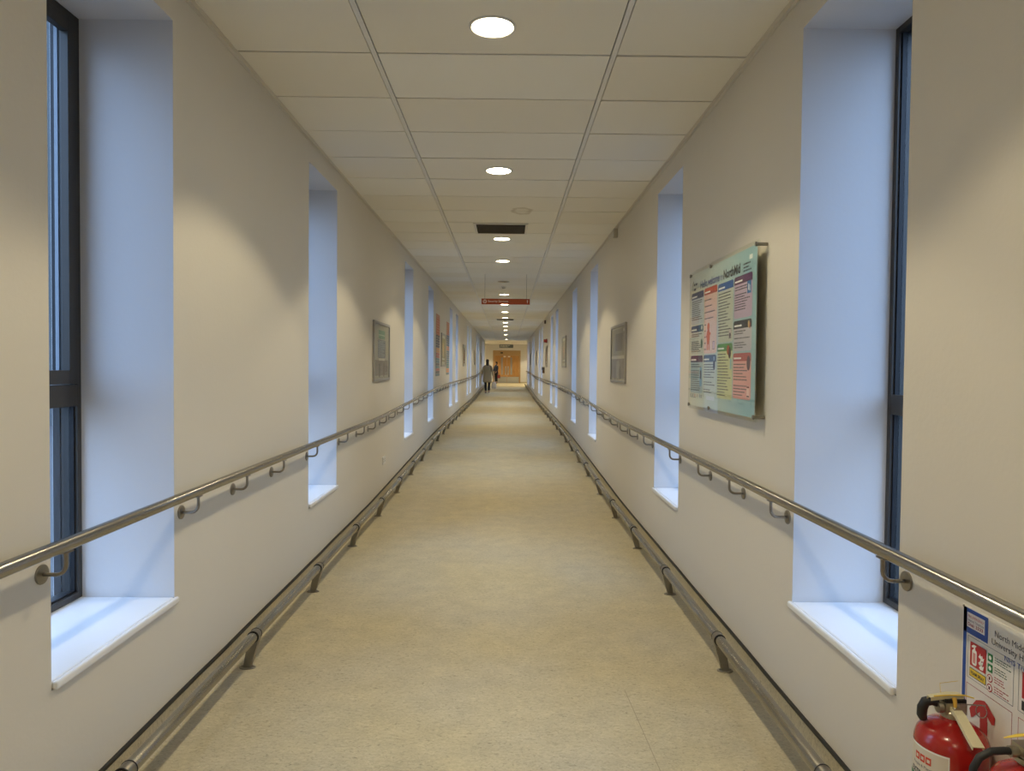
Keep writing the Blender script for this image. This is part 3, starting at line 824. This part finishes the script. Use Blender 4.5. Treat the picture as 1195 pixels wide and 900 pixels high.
banner(13.78, 14.50, 1.30, 2.51, [o_]*8 + [d_]*4 + [d_,y_,y_,r_,r_,t_,t_,d_,t_,r_,d_,t_], 'tall orange and dark coloured word banner on the left wall, nearer of two', 1)
banner(16.15, 16.85, 1.30, 2.50, [o_]*6 + [b_]*5 + [(220,130,90)]*2 + [(90,120,140)]*4 + [t_]*4 + [(222,140,80)]*2 + [t_], 'tall orange and teal coloured word banner on the left wall, farther of two', 2)

# small wall fittings
r = tag(empty('wall_socket', (XL, 8.02, .44)), 'small white electrical socket low on the left wall', 'socket')
bm = B(); box(bm, (0, -.073, -.043), (.010, .073, .043)); obj('faceplate', bm, M_white, r, bevel=.003)
bm = B()
for dy in (-.036, .036):
    box(bm, (.010, dy-.004, .010), (.0115, dy+.004, .020)); box(bm, (.010, dy-.012, -.014), (.0115, dy-.007, -.008)); box(bm, (.010, dy+.007, -.014), (.0115, dy+.012, -.008))
obj('socket_slots', bm, M_black, r)
r = tag(empty('motion_sensor', (XR+.001, 7.95, 2.93)), 'small cream sensor box high on the right wall just under the ceiling', 'sensor')
bm = B(); box(bm, (-.045, -.032, 0), (0, .032, .10)); obj('housing', bm, M_cream, r, bevel=.008)
bm = B(); lathe(bm, [(0, -.046), (.013, -.045), (.016, -.040)], (0, 0, .03), 'x', 16); obj('lens', bm, M_white, r, smooth=True)
r = tag(empty('motion_sensor', (XR+.001, 22.6, 2.86)), 'tiny dark sensor box high on the right wall above the red sounder', 'sensor')
bm = B(); box(bm, (-.05, -.035, 0), (0, .035, .11)); obj('housing', bm, mat('brown_plastic', (.16, .10, .07), .5), r, bevel=.008)
bm = B(); lathe(bm, [(0, -.052), (.013, -.051), (.016, -.045)], (0, 0, .04), 'x', 12); obj('lens', bm, M_black, r)
r = tag(empty('fire_alarm_sounder', (XR+.001, 21.7, 2.29)), 'round red fire alarm sounder high on the right wall', 'alarm')
bm = B(); lathe(bm, [(0, 0), (.062, 0), (.062, -.035), (.055, -.045), (0, -.045)], (0, 0, 0), 'x', 28); obj('base', bm, M_red, r, smooth=True)
bm = B(); lathe(bm, [(.048, -.045), (.050, -.085), (.040, -.105), (0, -.105)], (0, 0, 0), 'x', 28); obj('sounder_horn', bm, M_red, r, smooth=True)
r = tag(empty('wall_dispenser', (XR, 23.1, 1.40)), 'small grey and brown dispenser on the right wall above the handrail', 'dispenser')
bm = B(); box(bm, (-.09, -.06, 0), (0, .06, .10)); obj('housing', bm, mat('grey_plastic_box', (.16, .15, .14), .4), r, bevel=.012)
bm = B(); box(bm, (-.075, -.045, -.10), (0, .045, 0)); obj('cartridge', bm, mat('brown_cartridge', (.22, .13, .08), .4), r, bevel=.012)
# items at the doors
r = tag(empty('door_sensor', (-.42, YE-.0, 2.52)), 'small black sensor on the wooden panel over the far doors', 'sensor')
bm = B(); box(bm, (-.09, -.05, -.05), (.09, .012, .05)); obj('housing', bm, M_black, r, bevel=.01)
for x, l in ((-.20, 'small white notice at the top of the left far door'), (.12, 'small white notice at the top of the right far door')):
    r = tag(empty('door_notice', (x, YE+.02, 2.20)), l, 'notice')
    bm = B(); box(bm, (-.085, -.004, 0), (.085, 0, .095)); obj('notice_sheet', bm, ink(236,230,216), r)
    P = Panel((-.08, -.0045, 0), (1,0,0), UP, (0,-1,0)); P.lines(.01, .09, .15, .01, 3, .008, dk, 1, seed=5); P.build('lettering', r)

# ------------------------------------------------------------------ fire instruction sign
SY, SZ1, SWd, SHt = 1.853, .893, .42, .40
r = tag(empty('fire_instruction_sign', (XR, SY, SZ1-SHt)), 'white and blue fire extinguisher instruction sign on the right wall behind the red extinguishers', 'sign')
bm = B(); box(bm, (-.004, -SWd, 0), (0, 0, SHt)); obj('board', bm, ink(226,222,214), r, bevel=.001)
P = Panel((-.0043, 0, 0), RU, UP, RN); BL = ink(22,72,158); RD = ink(176,34,40); GR = ink(28,120,66); gy = ink(110,116,130)
T = SHt
P.rect(.006, 0, .019, T-.004, BL, 1); P.rect(.006, T-.068, .101, T-.004, BL, 1)
P.rect(.021, T-.052, .089, T-.014, ink(232,228,224), 2)
P.text('FIRE EMERGENCY', .024, T-.026, .0062, ink(196,60,60), 3, width=.062)
P.text('Internal Telephone', .024, T-.036, .0065, ink(90,80,110), 3, width=.062)
P.text('Dial: 3333', .024, T-.0475, .0085, ink(150,40,60), 3, width=.058, bold=.02)
P.text('North Middlesex', .124, T-.040, .0155, ink(52,54,64), 1, width=.145)
P.text('University Hospital', .114, T-.062, .0155, ink(52,54,64), 1, width=.165)
P.text('NHS Trust', .160, T-.084, .0125, ink(52,92,180), 1, width=.085)
def bx_(x0, ytop, w, h, c): P.outline(x0, ytop-h, x0+w, ytop, .0012, c, 1)
bx_(.026, T-.073, .168, .108, gy)
P.rect(.036, T-.146, .097, T-.085, RD, 2)
# extinguisher and flame pictogram
P.rrect(.044, T-.142, .062, T-.102, .006, wht, 3); P.rect(.050, T-.103, .056, T-.096, wht, 3); P.poly([(.043,T-.099),(.058,T-.094),(.060,T-.090),(.050,T-.090),(.042,T-.095)], wht, 3)
P.rect(.048, T-.136, .058, T-.110, ink(214,150,146), 4)
for fx, fy, s in ((.078, T-.128, 1), (.083, T-.116, .8), (.075, T-.112, .7), (.081, T-.138, 1)):
    P.poly([(fx-.009*s,fy),(fx-.004*s,fy+.004*s),(fx,fy+.014*s),(fx+.003*s,fy+.004*s),(fx+.009*s,fy+.008*s),(fx+.006*s,fy-.004*s),(fx-.005*s,fy-.005*s)], wht, 3)
P.rect(.035, T-.174, .098, T-.152, dk, 2); P.rect(.0365, T-.1725, .0965, T-.1535, ink(226,192,52), 3); P.text('FOAM SPRAY', .041, T-.1675, .009, dk, 4, width=.051, bold=.02)
for i, c in enumerate((GR, GR)):
    P.rect(.103, T-.108-.026*i, .121, T-.088-.026*i, c, 2); P.disc(.112, T-.098-.026*i, .005, wht, 3)
for i in range(2):
    P.disc(.112, T-.149-.024*i, .010, RD, 2); P.disc(.112, T-.149-.024*i, .0078, wht, 3); P.rect(.109, T-.153-.024*i, .115, T-.145-.024*i, dk, 4); P.poly([(.106,T-.143-.024*i),(.107,T-.142-.024*i),(.118,T-.155-.024*i),(.117,T-.156-.024*i)], RD, 5)
for i in range(4):
    P.lines(.128, T-.088-.024*i, .186, T-.106-.024*i, 3, .0022, ink(90,120,110) if i < 2 else ink(190,90,96), 2, seed=40+i)
bx_(.210, T-.073, .168, .108, gy); P.rect(.222, T-.146, .283, T-.085, RD, 2); P.rect(.222, T-.174, .283, T-.152, ink(40,40,44), 2); P.text('CO2', .236, T-.168, .010, wht, 3); P.lines(.300, T-.085, .366, T-.170, 10, .0022, gy, 2, seed=50)
P.rrect(.232, T-.142, .250, T-.102, .006, wht, 3)
# red outlined boxes with arrows
for x0 in (.024, .212):
    bx_(x0, T-.196, .168, .20, ink(168,44,52))
    a = x0+.070
    P.rect(a-.014, T-.36, a+.014, T-.262, RD, 2)
    t0 = T-.214
    P.poly([(a+.002,t0),(a-.012,t0-.004),(a-.030,t0-.012),(a-.055,t0-.044),(a-.048,t0-.064),(a-.040,t0-.060),(a-.014,t0-.034),(a-.014,t0-.060),(a+.013,t0-.060),(a+.013,t0-.034),(a+.030,t0-.046),(a+.040,t0-.042),(a+.041,t0-.024),(a+.012,t0-.004)], RD, 3)
P.build('printed_face', r)
bm = B()
for dy, z in ((.006, T-.004), (SWd-.006, T-.006), (.006, .006), (SWd-.006, .006)): lathe(bm, [(0, -.004), (.0035, -.004), (.003, -.0062), (0, -.0065)], (0, -dy, z), 'x', 10)
obj('fixing_screws', bm, M_steel2, r)

# ------------------------------------------------------------------ fire extinguishers
def arc_panel(bm, c, R, a0, a1, z0, z1, mi, n=24):
    vs = []
    for k in range(n+1):
        a = a0 + (a1-a0)*k/n
        vs.append((bm.verts.new((c[0]+R*math.cos(a), c[1]+R*math.sin(a), z0)), bm.verts.new((c[0]+R*math.cos(a), c[1]+R*math.sin(a), z1))))
    for (p, q), (s, t) in zip(vs, vs[1:]): bm.faces.new((p, s, t, q)).material_index = mi
def curved_text(t, R, ac, z, h, wid, mi, bm, bold=.02):
    """letters wrapped on a cylinder; ac = angle at the middle, seen from outside"""
    cu = bpy.data.curves.new('t', 'FONT'); cu.body = t; cu.size = 1; cu.offset = bold; cu.resolution_u = 2
    o = bpy.data.objects.new('t', cu); C.objects.link(o); bpy.context.view_layer.update()
    me = bpy.data.meshes.new_from_object(o); xs = [v.co.x for v in me.vertices]; mn, mxx = min(xs), max(xs); k = h/.72
    vs = []
    for v in me.vertices:
        d = (v.co.x-(mn+mxx)/2)/(mxx-mn)*wid; a = ac + d/R
        vs.append(bm.verts.new((R*math.cos(a), R*math.sin(a), z + v.co.y*k)))
    for p in me.polygons:
        try: bm.faces.new([vs[i] for i in p.vertices]).material_index = mi
        except ValueError: pass
    bpy.data.objects.remove(o); bpy.data.curves.remove(cu)

def cyl_body(r, R, ztop, zbot):
    bm = B()
    prof = [(0, zbot), (R*.80, zbot), (R*.96, zbot+.010), (R, zbot+.03), (R, ztop-.062), (R*.985, ztop-.048), (R*.93, ztop-.034), (R*.83, ztop-.022), (R*.66, ztop-.012), (R*.45, ztop-.004), (R*.33, ztop), (R*.31, ztop+.012), (0, ztop+.012)]
    lathe(bm, prof, n=56); return obj('cylinder_body', bm, M_red, r, smooth=True)
# foam extinguisher
E1 = (1.105, 1.742)
r = tag(empty('fire_extinguisher', (*E1, .166)), 'larger red fire extinguisher with cream lever and off-white label, left of the pair', 'fire extinguisher', 'red extinguishers hung on the right wall')
zt = .475
cyl_body(r, .0825, zt, .05)
bm = B(); R = .0832; am = math.radians(232)
A0, A1 = math.radians(146), math.radians(236)
arc_panel(bm, (0, 0), R, A0, A1, .245, .415, 0); arc_panel(bm, (0, 0), R+.0003, A0, A1, .411, .415, 4); arc_panel(bm, (0,0), R+.0003, A1-.03, A1, .245, .411, 4)
arc_panel(bm, (0, 0), R+.0004, A0, A0+.95, .328, .338, 1)
for k in range(3):
    a = math.radians(176) + k*.20
    arc_panel(bm, (0,0), R+.0005, a, a+.17, .378, .396, 2, 6); arc_panel(bm, (0,0), R+.0008, a+.04, a+.13, .383, .391, 0, 6)
curved_text('People & Planet', R+.0005, math.radians(191), .364, .0075, .058, 3, bm, 0)
curved_text('EXTINGUISHER', R+.0006, math.radians(200), .341, .0135, .100, 3, bm, .03)
obj('label', bm, [M_label, ink(52,124,70), ink(204,66,44), dk, wht], r, auto='keep')
bm = B(); lathe(bm, [(.026, zt+.006), (.027, zt+.022), (.022, zt+.026), (.018, zt+.045), (0, zt+.045)], n=24)
box(bm, (-.026, -.017, zt+.018), (.026, .020, zt+.046)); lathe(bm, [(0, -.040), (.013, -.040), (.014, -.030), (.011, -.026), (.011, .0)], (0, -.004, zt+.032), 'x', 16)
lathe(bm, [(0, -.030), (.0125, -.030), (.0135, -.024), (.011, -.016), (.010, 0)], (-.004, 0, zt+.030), 'y', 16)
obj('valve', bm, M_brass, r, smooth=True)
bm = B(); 
tube(bm, [(-.036, .002, zt+.040), (-.050, .004, zt+.045), (-.062, .008, zt+.040), (-.067, .012, zt+.024), (-.066, .016, zt+.004), (-.060, .020, zt-.006)], [.010, .0115, .012, .012, .0115, .010], 14); obj('hose_cap', bm, M_black, r, smooth=True)
def lever(bm, pts, w0, w1, th=.0022):
    n = len(pts); A = []
    for i, p in enumerate(pts):
        p = Vector(p); t = (Vector(pts[min(i+1, n-1)]) - Vector(pts[max(i-1, 0)])).normalized(); s = t.cross(Vector((0, 0, 1))).normalized(); up = s.cross(t)
        w = (w0 + (w1-w0)*i/(n-1))/2
        A.append([bm.verts.new(p + s*a*w + up*b) for a, b in ((-1, -.007), (-1, th), (1, th), (1, -.007), (.85, -.007), (.85, 0), (-.85, 0), (-.85, -.007))])
    for a, b in zip(A, A[1:]):
        for k in range(8): bm.faces.new((a[k], a[(k+1) % 8], b[(k+1) % 8], b[k]))
    bm.faces.new(A[0][::-1]); bm.faces.new(A[-1])
bm = B(); lever(bm, [(-.004, -.006, zt+.040), (-.008, -.045, zt+.030), (-.014, -.095, zt+.008), (-.018, -.128, zt-.004)], .022, .026); obj('carry_handle', bm, M_creamlever, r)
bm = B(); lever(bm, [(.030, .016, zt+.054), (-.005, .006, zt+.060), (-.062, -.006, zt+.058)], .022, .014); obj('squeeze_lever', bm, M_creamlever, r)
bm = B(); box(bm, (-.024, -.014, zt+.045), (.026, -.008, zt+.054)); box(bm, (-.024, .010, zt+.045), (.026, .016, zt+.054)); obj('lever_bracket', bm, M_black, r)
bm = B(); tube(bm, [(-.012, -.024, zt+.050), (.062, -.030, zt+.048)], .0016, 8)
ring = [(.052+.013*math.cos(a), -.030+.004*math.sin(a), zt+.034+.014*math.sin(a)) for a in [2*PI*k/20 for k in range(21)]]
tube(bm, ring, .0012, 6, caps=False); obj('safety_pin', bm, M_steel, r, smooth=True)
bm = B(); tube(bm, [(-.010, -.022, zt+.064), (-.010, -.026, zt+.054), (-.008, -.024, zt+.036), (-.006, -.022, zt+.028)], [.0045, .004, .0025, .0022], 8, flat=(1, 1.6)); obj('pull_tag', bm, M_orangetag, r, smooth=True)
bm = B(); tube(bm, [(-.055, -.014, zt+.064), (-.02, -.018, zt+.068), (.02, -.014, zt+.066), (.045, -.012, zt+.058)], .0016, 6); tube(bm, [(-.030, .0, zt+.066), (-.030, .004, zt+.088), (.02, .012, zt+.090)], .0006, 5); obj('seal_tie', bm, M_yellow, r, smooth=True)
bm = B(); box(bm, (.083, -.020, .22), (.0945, .020, .30)); box(bm, (.0805, -.020, .25), (.085, .020, .27)); obj('wall_bracket', bm, M_black, r)
# second extinguisher, nearer and mostly out of frame
E2 = (1.108, 1.478)
r = tag(empty('fire_extinguisher', (*E2, .184)), 'red fire extinguisher with black hose and yellow tie, nearer of the pair', 'fire extinguisher', 'red extinguishers hung on the right wall')
zt = .490
cyl_body(r, .0765, zt, .05)
bm = B(); lathe(bm, [(.027, zt+.004), (.032, zt+.008), (.032, zt+.018), (.024, zt+.022), (.020, zt+.034), (0, zt+.034)], n=24)
box(bm, (-.030, -.018, zt+.022), (.030, .020, zt+.044)); lathe(bm, [(0, -.048), (.011, -.048), (.012, -.036), (.009, -.030), (.009, 0)], (0, 0, zt+.030), 'x', 14)
lathe(bm, [(0, -.034), (.012, -.034), (.013, -.028), (.010, -.016), (.010, 0)], (-.012, 0, zt+.034), 'y', 14)
obj('valve', bm, M_brass, r, smooth=True)
bm = B(); tube(bm, [(-.040, 0, zt+.030), (-.058, .0, zt+.031), (-.085, .002, zt+.028), (-.108, .004, zt+.014), (-.120, .004, zt-.008), (-.124, .002, zt-.040), (-.122, .0, zt-.12), (-.112, -.002, zt-.22), (-.098, -.003, zt-.32)], .0078, 14)
tube(bm, [(-.098, -.003, zt-.32), (-.094, -.003, zt-.36)], [.0095, .007], 12); obj('hose', bm, M_black, r, smooth=True)
bm = B(); lever(bm, [(.006, -.004, zt+.046), (.004, -.05, zt+.038), (0, -.110, zt+.020)], .024, .028); obj('carry_handle', bm, M_black, r)
bm = B(); lever(bm, [(.020, .022, zt+.056), (.008, -.03, zt+.066), (0, -.105, zt+.068)], .024, .022); obj('squeeze_lever', bm, M_black, r)
bm = B(); tube(bm, [(-.052, .012, zt+.052), (-.03, .006, zt+.060), (.0, -.004, zt+.068), (.03, -.012, zt+.072)], [.0015, .004, .004, .003], 8, flat=(.6, 1.3)); tube(bm, [(-.006, -.016, zt+.066), (-.004, -.026, zt+.048), (.004, -.030, zt+.030), (.012, -.028, zt+.022)], .0018, 6); obj('seal_tie', bm, M_yellow, r, smooth=True)
bm = B(); box(bm, (.077, -.020, .22), (.0915, .020, .30)); box(bm, (.0745, -.020, .25), (.079, .020, .27)); obj('wall_bracket', bm, M_black, r)

# ------------------------------------------------------------------ people
def skin(name, verts, edges, m, parent, sub=2, root=0):
    me = bpy.data.meshes.new(name); me.from_pydata([v[:3] for v in verts], edges, []); me.update()
    o = link(name, me, parent, [m])
    md = o.modifiers.new('skin', 'SKIN'); md.use_smooth_shade = True
    for i, v in enumerate(verts):
        rr = v[3]; rr = rr if isinstance(rr, tuple) else (rr, rr)
        me.skin_vertices[0].data[i].radius = rr; me.skin_vertices[0].data[i].use_root = (i == root)
    s = o.modifiers.new('sub', 'SUBSURF'); s.levels = sub; s.render_levels = sub
    bpy.context.view_layer.update()
    dg = bpy.context.evaluated_depsgraph_get(); ev = o.evaluated_get(dg)
    m2 = bpy.data.meshes.new_from_object(ev)
    o.modifiers.clear(); o.data = m2
    if not m2.materials: m2.materials.append(m)
    for p in m2.polygons: p.use_smooth = True
    return o
M_skin = mat('warm_skin', (.42, .24, .16), .5)
def hand(V, E, wi, w, d, side):
    """palm and five fingers from wrist index wi at point w pointing along d; side gives the thumb direction"""
    w = Vector(w); d = Vector(d).normalized(); s = Vector(side).normalized(); n = d.cross(s)
    p = w + d*.045; V.append((*p, (.020, .034))); pi = len(V)-1; E.append((wi, pi))
    k = w + d*.085; V.append((*k, (.014, .034))); ki = len(V)-1; E.append((pi, ki))
    for j, (off, ln) in enumerate(((.026, .070), (.009, .080), (-.009, .074), (-.026, .056))):
        prev = ki; q = k
        for step, bend in ((.5, .10), (.3, .35), (.2, .6)):
            q = q + (d*math.cos(bend) + n*math.sin(bend)) * ln*step + s*off*(.5 if step == .5 else .05)
            V.append((*q, .0085)); E.append((prev, len(V)-1)); prev = len(V)-1
    q = w + d*.03 + s*.022; V.append((*q, .012)); E.append((pi, len(V)-1)); a = len(V)-1
    q = q + d*.03 + s*.022; V.append((*q, .010)); E.append((a, len(V)-1)); a = len(V)-1
    q = q + d*.026 + s*.006; V.append((*q, .0085)); E.append((a, len(V)-1))
def person(loc, rz, label, H, coat_m, trouser_m, hair_m, shoe_m, la, ra, stride, coat_hem, long_hair, coat_w=1.0):
    """+Y is forward. la / ra: elbow, wrist positions for left(-x) and right(+x) arms"""
    k = H/1.70
    r = tag(empty('person', loc, rz), label, 'person'); r.scale = (k, k, k)
    V, E = [], []
    def a(p, rad, par=None):
        V.append((*p, rad)); i = len(V)-1
        if par is not None: E.append((par, i))
        return i
    pel = a((0, 0, .93), (.155, .105))
    ab = a((0, .0, 1.06), (.135, .095), pel); ch = a((0, .0, 1.24), (.150, .105), ab); cl = a((0, -.01, 1.37), (.110, .075), ch)
    nk = a((0, .0, 1.45), .052, cl); jw = a((0, .020, 1.52), (.060, .070), nk); hd = a((0, .005, 1.60), (.074, .092), jw); tp = a((0, -.005, 1.665), (.055, .068), hd)
    nose = a((0, .100, 1.565), .012, hd)
    for sx, arm in ((-1, la), (1, ra)):
        sh = a((sx*.165, -.005, 1.36), .050, cl); el = a(arm[0], .038, sh); wr = a(arm[1], .024, el)
        hand(V, E, wr, arm[1], Vector(arm[1])-Vector(arm[0]), (0, 1, 0))
    feet = []
    for sx, (ky, kz, fy, fz_) in zip((-1, 1), stride):
        hp = a((sx*.085, 0, .86), .085, pel); kn = a((sx*.085, ky, kz), .056, hp); an = a((sx*.08, fy, fz_+.09), .038, kn)
        to = a((sx*.09, fy+.13, fz_+.035), (.034, .026), an); he = a((sx*.08, fy-.04, fz_+.04), .030, an); feet.append((sx, ky, kz, fy, fz_))
    skin('body', V, E, M_skin, r)
    # trousers
    V, E = [], []
    p0 = a((0, 0, .96), (.170, .125)); p1 = a((0, 0, .88), (.165, .120), p0)
    for sx, ky, kz, fy, fz_ in feet:
        h = a((sx*.09, 0, .80), .095, p1); kn = a((sx*.088, ky, kz), .074, h); an = a((sx*.082, fy-.005, fz_+.11), .060, kn)
    skin('trousers', V, E, trouser_m, r)
    for sx, ky, kz, fy, fz_ in feet:
        V, E = [], []
        q = a((sx*.08, fy-.05, fz_+.040), .040); q2 = a((sx*.083, fy+.02, fz_+.045), .044, q); q3 = a((sx*.09, fy+.12, fz_+.036), (.040, .034), q2); q4 = a((sx*.092, fy+.165, fz_+.032), (.032, .026), q3)
        skin('shoe', V, E, shoe_m, r)
    # coat: lofted torso with sleeves
    bm = B(); n = 24; rings = []
    prof = [(coat_hem, .205*coat_w, .150), (coat_hem+.12, .205*coat_w, .150), (.93, .195*coat_w, .145), (1.06, .175*coat_w, .128), (1.22, .185, .132), (1.32, .185, .118), (1.385, .150, .092), (1.425, .092, .078), (1.46, .072, .068), (1.50, .070, .070)]
    for z, rx, ry in prof:
        rings.append([bm.verts.new((rx*math.cos(2*PI*j/n), ry*math.sin(2*PI*j/n)*(1+.04*math.sin(5*2*PI*j/n)*(z < .95)), z)) for j in range(n)])
    for p, q in zip(rings, rings[1:]):
        for j in range(n): bm.faces.new((p[j], p[(j+1) % n], q[(j+1) % n], q[j]))
    co = obj('coat', bm, coat_m, r, smooth=True)
    md = co.modifiers.new('s', 'SOLIDIFY'); md.thickness = .012
    for sx, arm in ((-1, la), (1, ra)):
        V, E = [], []
        s0 = a((sx*.115, -.005, 1.35), .070); s1 = a((sx*.17, -.005, 1.345), .072, s0)
        e = Vector(arm[0]); w = Vector(arm[1]); s2 = a(e, .060, s1); s3 = a(w - (w-e)*.06, .050, s2)
        skin('sleeve', V, E, coat_m, co)
    # hair
    bm = B()
    def ell(c, rr, n=20, m=12):
        lathe(bm, [(math.sin(PI*q/m), -math.cos(PI*q/m)) for q in range(m+1)], n=n)
        for v in list(bm.verts)[-(m+1)*n:]: v.co = Vector((c[0]+v.co.x*rr[0], c[1]+v.co.y*rr[1], c[2]+v.co.z*rr[2]))
    ell((0, -.022, 1.628), (.088, .096, .088)); ell((0, -.045, 1.56), (.080, .066, .090))
    if long_hair: ell((0, -.062, 1.48), (.078, .050, .120))
    bmesh.ops.remove_doubles(bm, verts=bm.verts[:], dist=1e-5)
    obj('hair', bm, hair_m, r, smooth=True)
    # face
    bm = B()
    for sx in (-1, 1):
        lathe(bm, [(0, 0), (.010, .0), (.007, .004), (0, .005)], (sx*.030, .090, 1.60), 'y', 12)
    obj('eyes', bm, M_black, r)
    bm = B(); box(bm, (-.022, .084, 1.525), (.022, .091, 1.534)); obj('mouth', bm, mat('lips', (.30, .09, .08), .5), r, bevel=.003)
    return r
M_coat = mat('taupe_wool_coat', S(168, 152, 122), .9, var=.12, vscale=20)
M_trs = mat('black_trousers', (.012, .012, .018), .8)
M_hair = mat('dark_brown_hair', (.030, .018, .010), .6)
M_shoe = mat('grey_pale_shoes', (.25, .23, .20), .6)
P1 = (-.935, 33.9)
person((*P1, fz(P1[1])), 0, 'person walking away in a long taupe coat and black trousers beside the left handrail', 1.60, M_coat, M_trs, M_hair, M_shoe,
       ((-.245, .03, 1.10), (-.275, .13, .90)), ((.250, -.05, 1.10), (.300, -.02, .84)), ((.10, .50, .16, 0.0), (-.02, .50, -.22, .03)), .56, True, 1.08)
# pale bag carried in the right hand
k = 1.60/1.70
hx, hy, hz = P1[0] + (.33)*k, P1[1] - .00, fz(P1[1]) + .70*k
r = tag(empty('carrier_bag', (hx, hy, hz-.42)), 'pale carrier bag held in the right hand of the person in the taupe coat', 'bag')
bm = B(); n = 20; rings = []
for z, rx, ry in ((0, .085, .050), (.02, .115, .072), (.12, .125, .080), (.24, .105, .060), (.31, .065, .030)):
    rings.append([bm.verts.new((rx*math.cos(2*PI*j/n)*(1+.05*math.sin(3*j)), ry*math.sin(2*PI*j/n), z)) for j in range(n)])
for p, q in zip(rings, rings[1:]):
    for j in range(n): bm.faces.new((p[j], p[(j+1) % n], q[(j+1) % n], q[j]))
bm.faces.new(rings[0][::-1]); bm.faces.new(rings[-1])
obj('bag_body', bm, mat('pale_bag_plastic', (.62, .54, .44), .5, var=.05), r, smooth=True)
for dy in (-.02, .02):
    bm = B(); tube(bm, [(-.045, dy, .30), (-.025, dy*.5, .38), (0, 0, .425), (.025, dy*.5, .38), (.045, dy, .30)], .005, 8); obj('bag_handle', bm, mat('pale_bag_handle', (.55, .47, .38), .5), r, smooth=True)
P2 = (-.80, 51.9)
person((*P2, fz(P2[1])), math.radians(128), 'person in dark navy clothes standing by the left side of the far wooden doors', 1.56, mat('navy_jacket', (.010, .014, .035), .8), M_trs, M_hair, mat('black_shoes', (.01, .01, .01), .5),
       ((-.225, .03, 1.10), (-.215, .16, .92)), ((.225, .03, 1.10), (.215, .16, .92)), ((.0, .49, -.02, 0.0), (.0, .49, .0, 0.0)), .78, False, .85)
r = tag(empty('shoulder_bag', (-.60, 51.62, .66)), 'dark red bag held by the person in navy at the far doors', 'bag')
bm = B(); box(bm, (-.10, -.045, 0), (.10, .045, .24)); obj('bag_body', bm, mat('dark_red_bag', (.22, .03, .03), .6), r, bevel=.02)
bm = B(); tube(bm, [(-.05, 0, .235), (-.04, 0, .32), (0, 0, .36), (.04, 0, .32), (.05, 0, .235)], .007, 8); obj('bag_handle', bm, M_black, r, smooth=True)

# ------------------------------------------------------------------ outside
bm = B(); box(bm, (-80, -60, -4.2), (XL-WT-.4, 120, -4.0)); box(bm, (XR+WT+.4, -60, -4.2), (80, 120, -4.0)); struct(obj('ground', bm, M_ground))
def facade(name, x0, x1, y0, y1, h, label):  # added mass that hides bright sky so the near panes look dark
    r = tag(empty(name, ((x0+x1)/2, (y0+y1)/2, -4.0)), label, 'building')
    w, d = (x1-x0)/2, (y1-y0)/2
    bm = B(); box(bm, (-w, -d, 0), (w, d, h)); obj('walls', bm, M_building, r)
    bm = B(); 
    for zz in range(int(h/3.2)):
        for i in range(5):
            xx = -w + (i+.5)*2*w/5; box(bm, (xx-w*.12, -d-.05, 1+zz*3.2), (xx+w*.12, -d, 2.4+zz*3.2))
    obj('windows', bm, mat('facade_glass', (.02, .03, .04), .1), r)
    bm = B(); box(bm, (-w-.15, -d-.15, h), (w+.15, d+.15, h+.3)); obj('parapet', bm, M_frame, r)
facade('added_dark_building', -62, -34, 62, 80, 40, 'added building darkening the view through the nearest left window glass')
facade('added_dark_building', 32, 60, 62, 80, 40, 'added building darkening the view through the nearest right window glass')

# ------------------------------------------------------------------ dusk sky
w = bpy.data.worlds.new('dusk'); scn.world = w; w.use_nodes = True
N, L = w.node_tree.nodes, w.node_tree.links
bg = N['Background']
tc = N.new('ShaderNodeTexCoord'); sx = N.new('ShaderNodeSeparateXYZ'); L.new(tc.outputs['Generated'], sx.inputs[0])
cr = N.new('ShaderNodeValToRGB'); L.new(sx.outputs['Z'], cr.inputs['Fac'])
cr.color_ramp.elements[0].position = 0.0; cr.color_ramp.elements[0].color = (.28, .385, .56, 1)
cr.color_ramp.elements[1].position = .7; cr.color_ramp.elements[1].color = (.68, .93, 1.42, 1)
L.new(cr.outputs['Color'], bg.inputs['Color']); bg.inputs['Strength'].default_value = 4.6

# ------------------------------------------------------------------ camera
cam = bpy.data.cameras.new('camera'); co = bpy.data.objects.new('camera', cam); C.objects.link(co)
f = 838.0; cam.sensor_width = 36; cam.sensor_fit = 'HORIZONTAL'; cam.lens = f/1195*36; cam.clip_start = .05; cam.clip_end = 300
vpx, vpy, roll = 592.0, 428.0, .0093
yv = Vector(((vpx-597.5)/f, (450-vpy)/f, -1)).normalized()
zv = Vector((roll, 1, 0)); zv = (zv - yv*zv.dot(yv)).normalized(); xv = yv.cross(zv)
Mt = Matrix((xv, yv, zv))      # rows: world axes in camera space  ->  camera axes in world are the columns
co.matrix_world = Matrix.Translation((0, 0, EYE)) @ Mt.to_4x4()
scn.camera = co

vs = scn.view_settings
vs.view_transform = 'Standard'; vs.look = 'None'; vs.exposure = 0.0; vs.gamma = 1.0; vs.use_curve_mapping = False
